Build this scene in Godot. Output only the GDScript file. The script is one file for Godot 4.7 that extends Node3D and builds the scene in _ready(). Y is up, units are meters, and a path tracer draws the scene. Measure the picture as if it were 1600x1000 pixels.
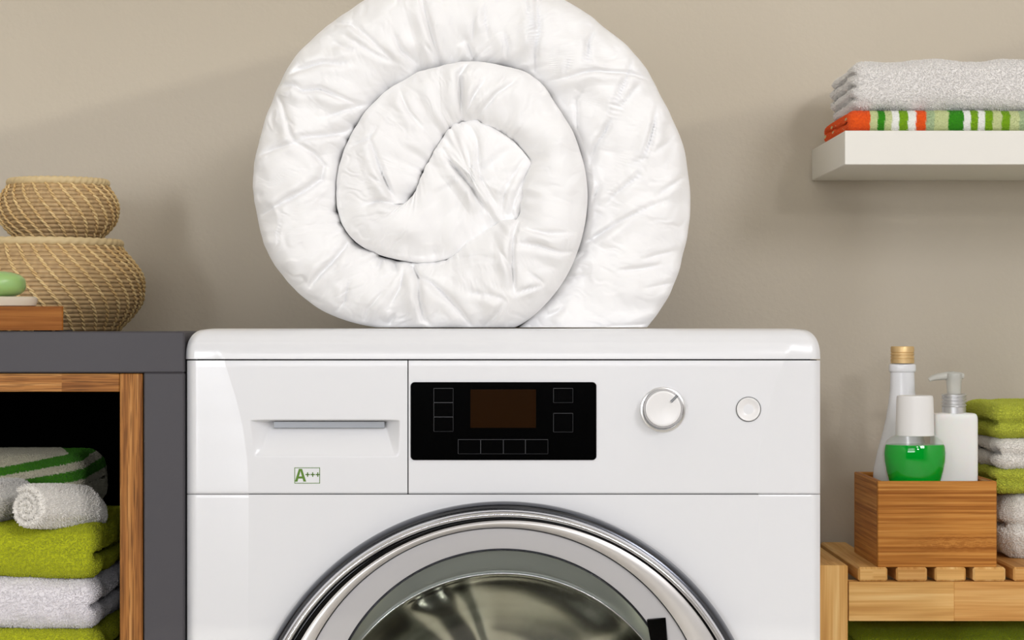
extends Node3D

const F := 3300.0          # focal length in pixels of the 1600x1000 frame
const VX := 787.0          # where the lens axis meets the frame
const VY := 515.0
const EYE := Vector3(0.0, 0.8488, 2.0)

# ---------------------------------------------------------------- geometry helper
class Geo:
	var v := PackedVector3Array()
	var n := PackedVector3Array()
	var uv := PackedVector2Array()
	var c := PackedColorArray()
	var ix := PackedInt32Array()
	var tint := Color(1, 1, 1)

	func vert(p: Vector3, nn: Vector3, t: Vector2) -> int:
		v.append(p); n.append(nn); uv.append(t); c.append(tint)
		return v.size() - 1

	func face(ps: Array, uvs: Array = []) -> void:
		# flat polygon, counter-clockwise seen from outside
		var nn: Vector3 = (ps[1] - ps[0]).cross(ps[2] - ps[0]).normalized()
		var s := v.size()
		for k in ps.size():
			vert(ps[k], nn, uvs[k] if uvs.size() > k else Vector2.ZERO)
		for k in range(1, ps.size() - 1):
			ix.append_array([s, s + k, s + k + 1])

	func grid(P: PackedVector3Array, nu: int, nv: int, wrap := false, hint := Vector3.ZERO, T := PackedVector2Array(), C := PackedColorArray()) -> void:
		# P[j * nu + i]; wrap joins the last column to the first (shared vertices)
		var s := v.size()
		var N := PackedVector3Array()
		N.resize(P.size())
		var tri := PackedInt32Array()
		var cu := nu if wrap else nu - 1
		for j in nv - 1:
			for i in cu:
				var a := j * nu + i
				var b := j * nu + (i + 1) % nu
				var d := a + nu
				var e := b + nu
				tri.append_array([a, b, e, a, e, d])
		var mid := Vector3.ZERO
		for p in P:
			mid += p
		mid /= P.size()
		var total := 0.0
		for k in range(0, tri.size(), 3):
			var a := P[tri[k]]
			var fn := (P[tri[k + 1]] - a).cross(P[tri[k + 2]] - a)
			N[tri[k]] += fn
			N[tri[k + 1]] += fn
			N[tri[k + 2]] += fn
			total += fn.dot(hint if hint != Vector3.ZERO else a - mid)
		var sg := 1.0 if total >= 0.0 else -1.0
		for k in P.size():
			v.append(P[k])
			n.append((N[k] * sg).normalized() if N[k].length_squared() > 1e-24 else Vector3.UP)
			uv.append(T[k] if T.size() > k else Vector2.ZERO)
			c.append(C[k] if C.size() > k else tint)
		for k in range(0, tri.size(), 3):
			if sg > 0.0:
				ix.append_array([s + tri[k], s + tri[k + 1], s + tri[k + 2]])
			else:
				ix.append_array([s + tri[k], s + tri[k + 2], s + tri[k + 1]])

	func box(ctr: Vector3, size: Vector3, ch := 0.001, grain := 0, off := Vector2.ZERO) -> void:
		# box with chamfered edges; u runs along the grain axis in metres
		var h := size * 0.5
		ch = minf(ch, minf(h.x, minf(h.y, h.z)) * 0.9)
		for ax in 3:
			var b := (ax + 1) % 3
			var d := (ax + 2) % 3
			for sg in [-1.0, 1.0]:
				var ps := []
				var ts := []
				for q in [[-1, -1], [1, -1], [1, 1], [-1, 1]]:
					var p := Vector3.ZERO
					p[ax] = sg * h[ax]
					p[b] = q[0] * (h[b] - ch) * sg
					p[d] = q[1] * (h[d] - ch)
					ps.append(ctr + p)
					ts.append(btex(p, ax, grain, off))
				face(ps, ts)
		# edges
		for ax in 3:
			var b := (ax + 1) % 3
			var d := (ax + 2) % 3
			for sb in [-1.0, 1.0]:
				for sd in [-1.0, 1.0]:
					var ps := []
					for q in [[-1.0, 0], [1.0, 0], [1.0, 1], [-1.0, 1]]:
						var p := Vector3.ZERO
						p[ax] = q[0] * (h[ax] - ch)
						p[b] = sb * (h[b] - (ch if q[1] == 0 else 0.0))
						p[d] = sd * (h[d] - (0.0 if q[1] == 0 else ch))
						ps.append(ctr + p)
					out(ps, ctr, grain, off)
		for sx in [-1.0, 1.0]:
			for sy in [-1.0, 1.0]:
				for sz in [-1.0, 1.0]:
					out([ctr + Vector3(sx * h.x, sy * (h.y - ch), sz * (h.z - ch)), ctr + Vector3(sx * (h.x - ch), sy * h.y, sz * (h.z - ch)), ctr + Vector3(sx * (h.x - ch), sy * (h.y - ch), sz * h.z)], ctr, grain, off)

	func btex(p: Vector3, ax: int, grain: int, off: Vector2) -> Vector2:
		if ax == grain:
			return off + Vector2(p[(ax + 1) % 3] * 0.25, p[(ax + 2) % 3])
		var o := 3 - ax - grain
		return off + Vector2(p[grain] + 0.2, p[o] + 0.03 + 0.013 * ax)

	func out(ps: Array, from: Vector3, grain: int, off: Vector2) -> void:
		var nn: Vector3 = (ps[1] - ps[0]).cross(ps[2] - ps[0])
		if nn.dot(ps[0] - from) < 0.0:
			ps.reverse()
		var ts := []
		for p in ps:
			ts.append(btex(p - from, 2 if grain != 2 else 1, grain, off))
		face(ps, ts)

	func lathe(prof: Array, at: Vector3, seg := 48, squash := Vector2.ONE) -> void:
		# prof: [radius, height]; split where it turns sharply
		var run := [prof[0]]
		for k in range(1, prof.size()):
			run.append(prof[k])
			var cut := k == prof.size() - 1
			if not cut:
				var a := Vector2(prof[k][0] - prof[k - 1][0], prof[k][1] - prof[k - 1][1])
				var b := Vector2(prof[k + 1][0] - prof[k][0], prof[k + 1][1] - prof[k][1])
				cut = absf(a.angle_to(b)) > 0.7
			if cut:
				var P := PackedVector3Array()
				for q in run:
					for i in seg:
						var t := TAU * i / seg
						P.append(at + Vector3(cos(t) * q[0] * squash.x, q[1], sin(t) * q[0] * squash.y))
				var a0 := Vector2(run[0][0], run[0][1])
				var b0 := Vector2(run[-1][0], run[-1][1])
				# outward = to the right of the way the profile runs (it runs upwards on the outside)
				var dirv := (b0 - a0).normalized()
				lathe_piece(P, seg, run.size(), Vector2(dirv.y, -dirv.x), at)
				run = [prof[k]]

	func lathe_piece(P: PackedVector3Array, seg: int, rows: int, o: Vector2, at: Vector3) -> void:
		var s := v.size()
		grid(P, seg, rows, true, Vector3(0, 1, 0))
		# turn to the outside
		var tot := 0.0
		for k in range(s, v.size()):
			var rad := Vector3(v[k].x - at.x, 0, v[k].z - at.z).normalized()
			tot += n[k].dot(rad * o.x + Vector3(0, o.y, 0))
		if tot < 0.0:
			for k in range(s, v.size()):
				n[k] = -n[k]
			var start := ix.size() - 6 * seg * (rows - 1)
			for k in range(start, ix.size(), 3):
				var t := ix[k + 1]
				ix[k + 1] = ix[k + 2]
				ix[k + 2] = t

	func tube(path: Array, rad: Array, seg := 12, flat := 1.0) -> void:
		var P := PackedVector3Array()
		var up := Vector3(0, 0, 1)
		for k in path.size():
			var d: Vector3 = (path[mini(k + 1, path.size() - 1)] - path[maxi(k - 1, 0)]).normalized()
			var side := d.cross(up).normalized()
			if d.cross(up).length() < 0.05:
				side = d.cross(Vector3(1, 0, 0)).normalized()
			var w := side.cross(d).normalized()
			for i in seg:
				var t := TAU * i / seg
				P.append(path[k] + side * cos(t) * rad[k] * flat + w * sin(t) * rad[k])
		grid(P, seg, path.size(), true)
		for e in [0, path.size() - 1]:
			var ps := []
			for i in seg:
				ps.append(P[e * seg + i])
			var cn: Vector3 = (ps[1] - ps[0]).cross(ps[2] - ps[0])
			var outd: Vector3 = path[e] - path[1 if e == 0 else e - 1]
			if cn.dot(outd) < 0.0:
				ps.reverse()
			face(ps)

	func mesh(colors := false) -> ArrayMesh:
		var a := []
		a.resize(Mesh.ARRAY_MAX)
		a[Mesh.ARRAY_VERTEX] = v
		a[Mesh.ARRAY_NORMAL] = n
		a[Mesh.ARRAY_TEX_UV] = uv
		if colors:
			a[Mesh.ARRAY_COLOR] = c
		var r := PackedInt32Array()
		r.resize(ix.size())
		for k in range(0, ix.size(), 3):
			r[k] = ix[k]
			r[k + 1] = ix[k + 2]
			r[k + 2] = ix[k + 1]
		a[Mesh.ARRAY_INDEX] = r
		var m := ArrayMesh.new()
		m.add_surface_from_arrays(Mesh.PRIMITIVE_TRIANGLES, a)
		return m

	func shift(by: Vector3) -> void:
		for k in v.size():
			v[k] -= by

# ---------------------------------------------------------------- scene helpers
var taken := {}
var M := {}
var rng := RandomNumberGenerator.new()

func P(x: float, y: float, d := 2.0) -> Vector3:
	return Vector3((x - VX) / F * d, EYE.y - (y - VY) / F * d, EYE.z - d)

func numbered(s: String) -> String:
	var k: int = taken.get(s, 0)
	taken[s] = k + 1
	return s if k == 0 else "%s_%03d" % [s, k]

func thing(called: String, label: String, category: String, at: Vector3, group := "") -> Node3D:
	var o := Node3D.new()
	o.name = numbered(called)
	add_child(o, true)
	o.position = at
	o.set_meta("label", label)
	o.set_meta("category", category)
	if group:
		o.set_meta("group", group)
	return o

func put(called: String, g: Geo, m: Material, parent: Node3D, colors := false) -> MeshInstance3D:
	# the geometry is in world coordinates; the node sits at its thing's base
	var o := MeshInstance3D.new()
	o.name = called
	var off := Vector3.ZERO
	var q: Node = parent
	while q is Node3D and q != self:
		off += (q as Node3D).position
		q = q.get_parent()
	g.shift(off)
	o.mesh = g.mesh(colors)
	o.material_override = m
	parent.add_child(o, true)
	return o

func structure(called: String, g: Geo, m: Material) -> MeshInstance3D:
	var o := put(called, g, m, self)
	o.set_meta("kind", "structure")
	return o

func mat(col: Color, rough := 0.6, metal := 0.0) -> StandardMaterial3D:
	var m := StandardMaterial3D.new()
	m.albedo_color = col
	m.roughness = rough
	m.metallic = metal
	return m

func rgb(r: float, g: float, b: float) -> Color:
	return Color(r / 255.0, g / 255.0, b / 255.0)

func lin(r: float, g: float, b: float) -> Color:
	return rgb(r, g, b).srgb_to_linear()

func noise(sd: int, freq: float, oct := 3) -> FastNoiseLite:
	var f := FastNoiseLite.new()
	f.seed = sd
	f.frequency = freq
	f.noise_type = FastNoiseLite.TYPE_SIMPLEX_SMOOTH
	f.fractal_octaves = oct
	return f

func wood(sd: int, base: Color, dark: Color, light: Color, bands: float, fibre: float, pores: float, knots := 0) -> StandardMaterial3D:
	# 512 x 512, the grain along u; one tile is 0.4 m
	var W := 512
	var img := Image.create(W, W, false, Image.FORMAT_RGB8)
	var n1 := noise(sd, 1.0, 3)
	var n2 := noise(sd + 1, 1.0, 2)
	var n3 := noise(sd + 2, 1.0, 1)
	var kn := []
	var r := RandomNumberGenerator.new()
	r.seed = sd
	for k in knots:
		kn.append(Vector3(r.randf() * W, r.randf() * W, 10.0 + r.randf() * 12.0))
	for y in W:
		for x in W:
			var ys := float(y)
			var kd := 0.0
			for q in kn:
				var dx: float = (x - q.x) / (q.z * 2.4)
				var dy: float = (y - q.y) / q.z * 2.2
				var e := exp(-(dx * dx + dy * dy))
				ys += e * 1.2 * sin((x - q.x) * 0.35)
				kd += e
			var a := n1.get_noise_2d(x * 0.0011, ys * 0.048 * bands)
			var b := n2.get_noise_2d(x * 0.006, ys * 0.35 * fibre)
			var p := n3.get_noise_2d(x * 0.014, ys * 0.8)
			var t := clampf(0.5 + a * 0.75 + b * 0.35, 0.0, 1.0)
			var col := base.lerp(light, clampf((t - 0.5) * 2.0, 0.0, 1.0)).lerp(dark, clampf((0.5 - t) * 2.0, 0.0, 1.0))
			if pores > 0.0:
				col = col.lerp(dark * 0.75, clampf((p - 0.25) * 2.5, 0.0, 1.0) * pores)
			if kd > 0.02:
				col = col.lerp(dark, minf(kd, 1.0) * 0.5 * smoothstep(0.1, 0.5, n3.get_noise_2d(x * 0.05, ys * 0.25 + 50.0) + 0.15))
			img.set_pixel(x, y, col)
	var m := mat(Color.WHITE, 0.5)
	m.albedo_texture = ImageTexture.create_from_image(img)
	m.uv1_scale = Vector3(2.5, 2.5, 2.5)
	return m

func spot_area(called: String, at: Vector3, look: Vector3, size: Vector2, energy: float, col: Color) -> void:
	# an unseen softbox placed to light the set: housing, glowing diffuser, stand, and the light just in front of the diffuser
	var dir := (look - at).normalized()
	var o := thing("unseen_softbox_lamp", called, "lamp", Vector3(at.x, 0, at.z))
	var head := Node3D.new()
	head.name = "lamp_head"
	o.add_child(head, true)
	head.position = Vector3(0, at.y, 0)
	head.basis = Basis.looking_at(dir, Vector3.UP)
	var g := Geo.new()
	var b := []
	var f := []
	for q in [[-1, -1], [1, -1], [1, 1], [-1, 1]]:
		f.append(Vector3(q[0] * (size.x * 0.5 + 0.02), q[1] * (size.y * 0.5 + 0.02), 0))
		b.append(Vector3(q[0] * 0.06, q[1] * 0.06, 0.22))
	for k in 4:
		g.face([f[k], f[(k + 1) % 4], b[(k + 1) % 4], b[k]])
	g.face([b[0], b[1], b[2], b[3]])
	var h := MeshInstance3D.new()
	h.name = "housing"
	h.mesh = g.mesh()
	h.material_override = M.black
	head.add_child(h, true)
	var d := Geo.new()
	d.box(Vector3(0, 0, 0.006), Vector3(size.x, size.y, 0.006), 0.001)
	var dm := mat(Color(0.9, 0.9, 0.9), 0.7)
	dm.emission_enabled = true
	dm.emission = col
	dm.emission_energy_multiplier = 1.0
	var dn := MeshInstance3D.new()
	dn.name = "diffuser"
	dn.mesh = d.mesh()
	dn.material_override = dm
	head.add_child(dn, true)
	var s := Geo.new()
	s.lathe([[0.014, 0.02], [0.014, at.y - 0.02]], Vector3.ZERO, 12)
	for k in 3:
		var t := TAU * k / 3.0 + 0.4
		s.tube([Vector3(0, 0.32, 0), Vector3(cos(t) * 0.32, 0.012, sin(t) * 0.32)], [0.01, 0.01], 8)
	var sn := MeshInstance3D.new()
	sn.name = "stand"
	sn.mesh = s.mesh()
	sn.material_override = M.black
	o.add_child(sn, true)
	var l := AreaLight3D.new()
	l.name = "unseen_softbox_light"
	l.area_size = size
	l.light_energy = energy
	l.light_color = col
	l.area_range = 12.0
	l.area_attenuation = 2.0
	l.shadow_enabled = true
	add_child(l, true)
	l.position = at + dir * 0.012
	l.basis = Basis.looking_at(dir, Vector3.UP)

# ---------------------------------------------------------------- the scene
func _ready() -> void:
	rng.seed = 7
	# camera
	var cam := Camera3D.new()
	cam.name = "camera"
	cam.near = 0.05
	cam.far = 50.0
	cam.projection = Camera3D.PROJECTION_FRUSTUM
	cam.size = 1000.0 / F * cam.near
	cam.frustum_offset = Vector2((800.0 - VX) / F, (VY - 500.0) / F) * cam.near
	cam.position = EYE
	cam.current = true
	add_child(cam, true)
	# environment and exposure
	var we := WorldEnvironment.new()
	we.name = "environment"
	var env := Environment.new()
	env.background_mode = Environment.BG_COLOR
	env.background_color = Color(0.02, 0.02, 0.02)
	env.tonemap_mode = Environment.TONE_MAPPER_LINEAR
	env.tonemap_exposure = 0.54
	env.sdfgi_enabled = true
	env.ssao_enabled = true
	env.ssil_enabled = true
	we.environment = env
	add_child(we, true)
	materials()
	# unseen lamps, out of view behind the camera, placed to light the set
	spot_area("unseen tall softbox lamp left of the camera, lighting baskets and washing machine", Vector3(-1.3, 1.0, 3.2), Vector3(-0.1, 0.9, -0.4), Vector2(0.24, 0.9), 4.8, rgb(247, 249, 255))
	spot_area("unseen large softbox lamp right of the camera, lighting the shelf and bench side", Vector3(1.75, 2.15, 2.9), Vector3(0.3, 0.9, -0.4), Vector2(0.7, 0.7), 5.5, rgb(250, 250, 255))
	spot_area("unseen wide fill softbox added behind the camera, lighting the whole set softly", Vector3(-0.1, 1.22, 3.6), Vector3(0, 0.95, -0.4), Vector2(1.3, 0.3), 2.7, rgb(248, 250, 255))  # fill lamp, added to light the whole set softly
	spot_area("unseen small softbox lamp right of the camera, lighting the shelf and its towels", Vector3(1.04, 1.66, 3.25), Vector3(0.3, 1.0, -0.5), Vector2(0.2, 0.2), 2.6, rgb(252, 250, 252))
	unseen_lamp_and_cards()
	# room; sides, front, floor and ceiling are unseen, toned for bounce and reflections
	var g := Geo.new()
	g.box(Vector3(0, 1.3, -0.77), Vector3(5.4, 2.8, 0.1), 0.001)
	structure("wall_back", g, M.wall)
	g = Geo.new()
	g.box(Vector3(-2.65, 1.3, 1.95), Vector3(0.1, 2.8, 5.6), 0.001)
	structure("wall_left", g, M.studio)
	g = Geo.new()
	g.box(Vector3(2.65, 1.3, 1.95), Vector3(0.1, 2.8, 5.6), 0.001)
	structure("wall_right", g, M.studio)
	g = Geo.new()
	g.box(Vector3(0, 1.3, 4.7), Vector3(5.4, 2.8, 0.1), 0.001)
	structure("unseen_wall_front", g, M.unseen_wall_dark)  # out of view, kept dark for dark reflections in chrome and display
	g = Geo.new()
	g.box(Vector3(0, -0.05, 1.95), Vector3(5.4, 0.1, 5.6), 0.001)
	structure("floor", g, M.floor)  # out of view, kept light so its bounce brightens undersides
	g = Geo.new()
	g.box(Vector3(0, 2.65, 1.95), Vector3(5.4, 0.1, 5.6), 0.001)
	structure("ceiling", g, M.ceiling)
	washing_machine()
	duvet()
	cabinet()
	cabinet_towels()
	baskets()
	tray_and_soap()
	shelf_and_towels()
	bench()
	box_and_bottles()
	bench_towels()

func unseen_lamp_and_cards() -> void:
	# an unseen bare lamp high behind the camera, and two unseen cards placed under it: only the top of the back wall gets its light
	var at := Vector3(-1.0, 2.2, 2.5)
	var o := thing("unseen_bare_lamp", "unseen bare lamp behind the camera, lighting the top of the back wall", "lamp", Vector3(at.x, 0, at.z))
	var g := Geo.new()
	g.lathe([[0.0, 0.0], [0.14, 0.0], [0.14, 0.012], [0.012, 0.02], [0.012, at.y - 0.03], [0.02, at.y - 0.025], [0.02, at.y - 0.013], [0.0, at.y - 0.013]], Vector3(at.x, 0, at.z), 24)
	put("stand", g, M.black, o)
	g = Geo.new()
	var pr := []
	for k in 13:
		var a := PI * (k / 12.0 - 0.5)
		pr.append([cos(a) * 0.014, at.y + sin(a) * 0.014])
	g.lathe(pr, Vector3(at.x, 0, at.z), 20)
	var bm := mat(Color(0.9, 0.9, 0.9), 0.5)
	bm.emission_enabled = true
	bm.emission = rgb(255, 248, 236)
	bm.emission_energy_multiplier = 2.0
	put("bulb", g, bm, o)
	var l := OmniLight3D.new()
	l.name = "unseen_lamp_light"
	l.light_color = rgb(255, 250, 236)
	l.light_energy = 2.9
	l.light_size = 0.01
	l.omni_range = 12.0
	l.omni_attenuation = 2.0
	l.shadow_enabled = true
	add_child(l, true)
	l.position = at
	# each card: two points of the wall, in frame pixels, that its upper edge shades
	for c in [["nearer the left wall", -260.0, 272.0, 610.0, 40.0], ["nearer the right wall", 520.0, 341.0, 2300.0, -104.0]]:
		var f := (at.z - 1.0) / (at.z + 0.72)
		var a := at.lerp(P(c[1], c[2], 2.72), f)
		var b := at.lerp(P(c[3], c[4], 2.72), f)
		var zz := Vector3(0, 0, 0.004 if c[1] < 0.0 else -0.004)
		var cd := thing("unseen_shade_card", "unseen black card shading the back wall from the bare lamp, " + c[0], "card", Vector3((a.x + b.x) * 0.5, 1.22, 1.0), "unseen black shade cards")
		g = Geo.new()
		var th := Vector3(0, 0, 0.0015)
		var q := [Vector3(a.x, 1.22, a.z) + zz, Vector3(b.x, 1.22, b.z) + zz, b + zz, a + zz]
		g.face([q[0] + th, q[1] + th, q[2] + th, q[3] + th])
		g.face([q[3] - th, q[2] - th, q[1] - th, q[0] - th])
		for k in 4:
			g.face([q[k] - th, q[(k + 1) % 4] - th, q[(k + 1) % 4] + th, q[k] + th])
		put("card", g, M.black, cd)
		for e in [a, b]:
			g = Geo.new()
			var xx: float = lerpf(e.x, (a.x + b.x) * 0.5, 0.1)
			g.box(Vector3(xx, (1.3 + 2.6) * 0.5, 1.0 + zz.z + signf(zz.z) * 0.004), Vector3(0.004, 2.6 - 1.3, 0.004), 0.0005)
			put("rod", g, M.black, cd)

func materials() -> void:
	M.black = mat(rgb(22, 22, 23), 0.5)
	M.studio = mat(rgb(206, 204, 202), 0.9)
	M.unseen_wall_dark = mat(rgb(52, 52, 54), 0.9)
	M.wall = mat(rgb(203, 193, 176), 0.85)
	var nt := ImageTexture.create_from_image(noise(3, 0.05, 4).get_seamless_image(512, 512))
	M.wall.heightmap_enabled = true
	M.wall.heightmap_texture = nt
	M.wall.heightmap_scale = 0.02
	M.wall.uv1_scale = Vector3(4, 4, 4)
	M.floor = mat(rgb(188, 183, 174), 0.5)
	M.ceiling = mat(rgb(235, 233, 228), 0.9)
	M.enamel = mat(rgb(234, 234, 235), 0.22)
	M.enamel_dark = mat(rgb(60, 60, 60), 0.6)
	M.cloth = mat(rgb(250, 249, 248), 0.9)
	M.cloth.rim_enabled = true
	M.cloth.rim = 0.3
	M.grey_metal = mat(rgb(150, 152, 155), 0.35, 0.6)
	M.gloss_black = mat(rgb(3, 3, 3), 0.1)
	M.gloss_black.metallic_specular = 0.3
	M.button_black = mat(rgb(4, 4, 4), 0.1)
	M.button_black.metallic_specular = 0.32
	M.edge_glint = mat(rgb(58, 58, 60), 0.3)  # glint of the button edges, as plain grey
	M.screen = mat(rgb(35, 19, 6), 0.14)
	M.screen.metallic_specular = 0.18
	M.bowl_rim = mat(rgb(196, 203, 196), 0.22, 0.5)
	M.bright_ring = mat(rgb(218, 214, 210), 0.3, 0.55)
	M.chrome = mat(rgb(225, 225, 228), 0.18, 1.0)
	M.dark_chrome = mat(rgb(90, 92, 98), 0.18, 1.0)
	M.satin = mat(rgb(228, 226, 223), 0.3, 1.0)
	M.silver = mat(rgb(186, 184, 184), 0.34, 0.0)
	M.rubber = mat(rgb(50, 52, 54), 0.6)
	M.steel = mat(rgb(196, 193, 182), 0.16, 1.0)
	M.glass = mat(Color(0.97, 0.98, 0.955, 0.0), 0.02)
	M.glass.refraction_enabled = true
	M.glass.refraction_scale = 0.05
	M.green_print = mat(rgb(86, 128, 12), 0.5)
	M.knob = mat(rgb(240, 238, 236), 0.25)
	M.grey_paint = mat(rgb(68, 65, 69), 0.55)
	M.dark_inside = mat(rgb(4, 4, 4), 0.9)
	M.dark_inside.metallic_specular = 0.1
	M.oak = wood(11, rgb(174, 116, 58), rgb(122, 74, 32), rgb(200, 146, 86), 1.6, 1.3, 0.6)
	M.bamboo = wood(23, rgb(190, 124, 52), rgb(150, 88, 28), rgb(212, 152, 78), 3.0, 2.0, 0.12, 14)
	M.bamboo_dark = wood(29, rgb(158, 94, 32), rgb(122, 66, 14), rgb(178, 114, 48), 1.8, 1.4, 0.15, 8)
	M.birch = wood(37, rgb(226, 176, 106), rgb(204, 150, 82), rgb(240, 200, 134), 0.8, 0.7, 0.05)
	M.birch_warm = wood(41, rgb(212, 156, 88), rgb(188, 130, 66), rgb(226, 178, 112), 0.8, 0.7, 0.05)
	for w in [M.oak, M.bamboo, M.bamboo_dark, M.birch, M.birch_warm]:
		w.metallic_specular = 0.3
	M.straw = mat(rgb(186, 156, 112), 0.7)
	M.straw_light = mat(rgb(216, 188, 138), 0.65)
	M.soap = mat(rgb(160, 200, 122), 0.3)
	M.soap.subsurf_scatter_enabled = true
	M.soap.subsurf_scatter_strength = 0.3
	M.stone = mat(rgb(216, 204, 182), 0.5)
	M.white_paint = mat(rgb(236, 233, 224), 0.5)
	M.white_plastic = mat(rgb(246, 247, 250), 0.2)
	M.cap_plastic = mat(rgb(251, 250, 248), 0.35)
	M.gold = mat(rgb(230, 196, 140), 0.4, 0.45)
	M.pump_metal = mat(rgb(222, 222, 222), 0.3, 0.75)
	M.clear = mat(Color(0.1, 0.12, 0.1, 0.01), 0.02)
	M.clear.transparency = BaseMaterial3D.TRANSPARENCY_ALPHA
	M.liquid = mat(Color(0.0, 0.72, 0.19, 0.85), 0.08)
	M.liquid.refraction_enabled = true
	M.liquid.refraction_scale = 0.033
	M.pump_body = mat(rgb(246, 244, 240), 0.45)
	M.pump_body.subsurf_scatter_enabled = true
	M.pump_body.subsurf_scatter_strength = 0.2
	M.pump_head = mat(Color(0.93, 0.93, 0.90, 0.55), 0.3)
	M.pump_head.refraction_enabled = true
	M.terry = mat(Color.WHITE, 0.95)
	M.terry.vertex_color_use_as_albedo = true
	M.terry.rim_enabled = true
	M.terry.rim = 0.25

# ---------------------------------------------------------------- washing machine
func lut(tab: Array, y: float) -> float:
	for k in range(1, tab.size()):
		if y <= tab[k][0] or k == tab.size() - 1:
			var t := clampf((y - tab[k - 1][0]) / (tab[k][0] - tab[k - 1][0]), 0.0, 1.0)
			return lerpf(tab[k - 1][1], tab[k][1], t)
	return tab[0][1]

const CREASE_L := [[500, 326], [513, 328], [555, 345], [562, 349.6], [616, 367], [662, 378.6], [715, 386], [773, 388.5], [1500, 389]]
const CREASE_R := [[500, 1245], [513, 1243], [555, 1230], [562, 1226], [601, 1211], [657, 1197], [703, 1188.5], [773, 1185.5], [1500, 1185]]

func facet(x: float, y: float) -> float:
	# how far the side facets and the rounded corners of the front lie back, in metres
	var l := lut(CREASE_L, y) - x
	var r := x - lut(CREASE_R, y)
	var d := maxf(l, r)
	var z := 0.0
	if d > 0.0:
		z -= (d * 0.04 + 0.065 * 40.0 * (1.0 - exp(-d / 40.0))) * 0.000606
	var e := minf(x - 292.0, 1281.0 - x)
	if e < 14.0:
		z -= 0.006 * pow((14.0 - e) / 14.0, 2.0)
	return z

func patch(g: Geo, nx: int, ys: Array, xa: Callable, xb: Callable, zf: Callable, sides := "") -> void:
	# front surface between xa(y) and xb(y); sides: l r t b get a return 18 mm deep
	var pts := PackedVector3Array()
	for y in ys:
		for i in nx + 1:
			var x := lerpf(xa.call(y), xb.call(y), float(i) / nx)
			var z: float = zf.call(x, y)
			pts.append(P(x, y, 2.0 - z))
	g.grid(pts, nx + 1, ys.size(), false, Vector3(0, 0, 1))
	for s in sides:
		var edge := PackedVector3Array()
		if s == "l" or s == "r":
			for j in ys.size():
				edge.append(pts[j * (nx + 1) + (0 if s == "l" else nx)])
		else:
			for i in nx + 1:
				edge.append(pts[i + (0 if s == "t" else (ys.size() - 1) * (nx + 1))])
		var two := edge.duplicate()
		for q in edge:
			two.append(Vector3(q.x, q.y, -0.02))
		g.grid(two, edge.size(), 2, false, {"l": Vector3.LEFT, "r": Vector3.RIGHT, "t": Vector3.UP, "b": Vector3.DOWN}[s])

func steps(a: float, b: float, n: int) -> Array:
	var r := []
	for k in n + 1:
		r.append(lerpf(a, b, float(k) / n))
	return r

func loft(g: Geo, circles: Array, seg := 320, flip := false) -> void:
	# circles: [cx, cy, r] in frame pixels, z in metres
	var pts := PackedVector3Array()
	for q in circles:
		for i in seg:
			var t := TAU * i / seg
			pts.append(P(q[0] + cos(t) * q[2], q[1] + sin(t) * q[2], 2.0 - q[3]))
	g.grid(pts, seg, circles.size(), true, Vector3(0, 0, -1 if flip else 1))

func smooth_rows(rows: Array, n: int) -> Array:
	var r := []
	for k in (rows.size() - 1) * n + 1:
		r.append(catmull(rows, float(k) / n))
	return r

func disc(g: Geo, cx: float, cy: float, prof: Array, seg := 72) -> void:
	# prof: [radius px, z m] from the outside in; sharp turns keep an edge
	for k in prof.size() - 1:
		loft(g, [[cx, cy, prof[k][0], prof[k][1]], [cx, cy, prof[k + 1][0], prof[k + 1][1]]], seg)

func round_slab(g: Geo, x0: float, y0: float, x1: float, y1: float, r: float, z0: float, z1: float, ch := 0.0006) -> void:
	var ring := []
	for q in [[x1 - r, y0 + r, -90], [x1 - r, y1 - r, 0], [x0 + r, y1 - r, 90], [x0 + r, y0 + r, 180]]:
		for k in 7:
			var t := deg_to_rad(q[2] + 15.0 * k)
			ring.append(Vector2(q[0] + cos(t) * r, q[1] + sin(t) * r))
	var mid := Vector2((x0 + x1) * 0.5, (y0 + y1) * 0.5)
	var px_in := ch / 0.000606
	var lay := [[0.0, z0], [0.0, z1 - ch], [px_in, z1]]
	for k in 2:
		var pts := PackedVector3Array()
		for m in 2:
			for q in ring:
				var w: Vector2 = q + (mid - q).normalized() * lay[k + m][0]
				pts.append(P(w.x, w.y, 2.0 - lay[k + m][1]))
		g.grid(pts, ring.size(), 2, true)
	var top := []
	for q in ring:
		var w: Vector2 = q + (mid - q).normalized() * px_in
		top.append(P(w.x, w.y, 2.0 - z1))
	top.reverse()
	g.face(top)

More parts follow.
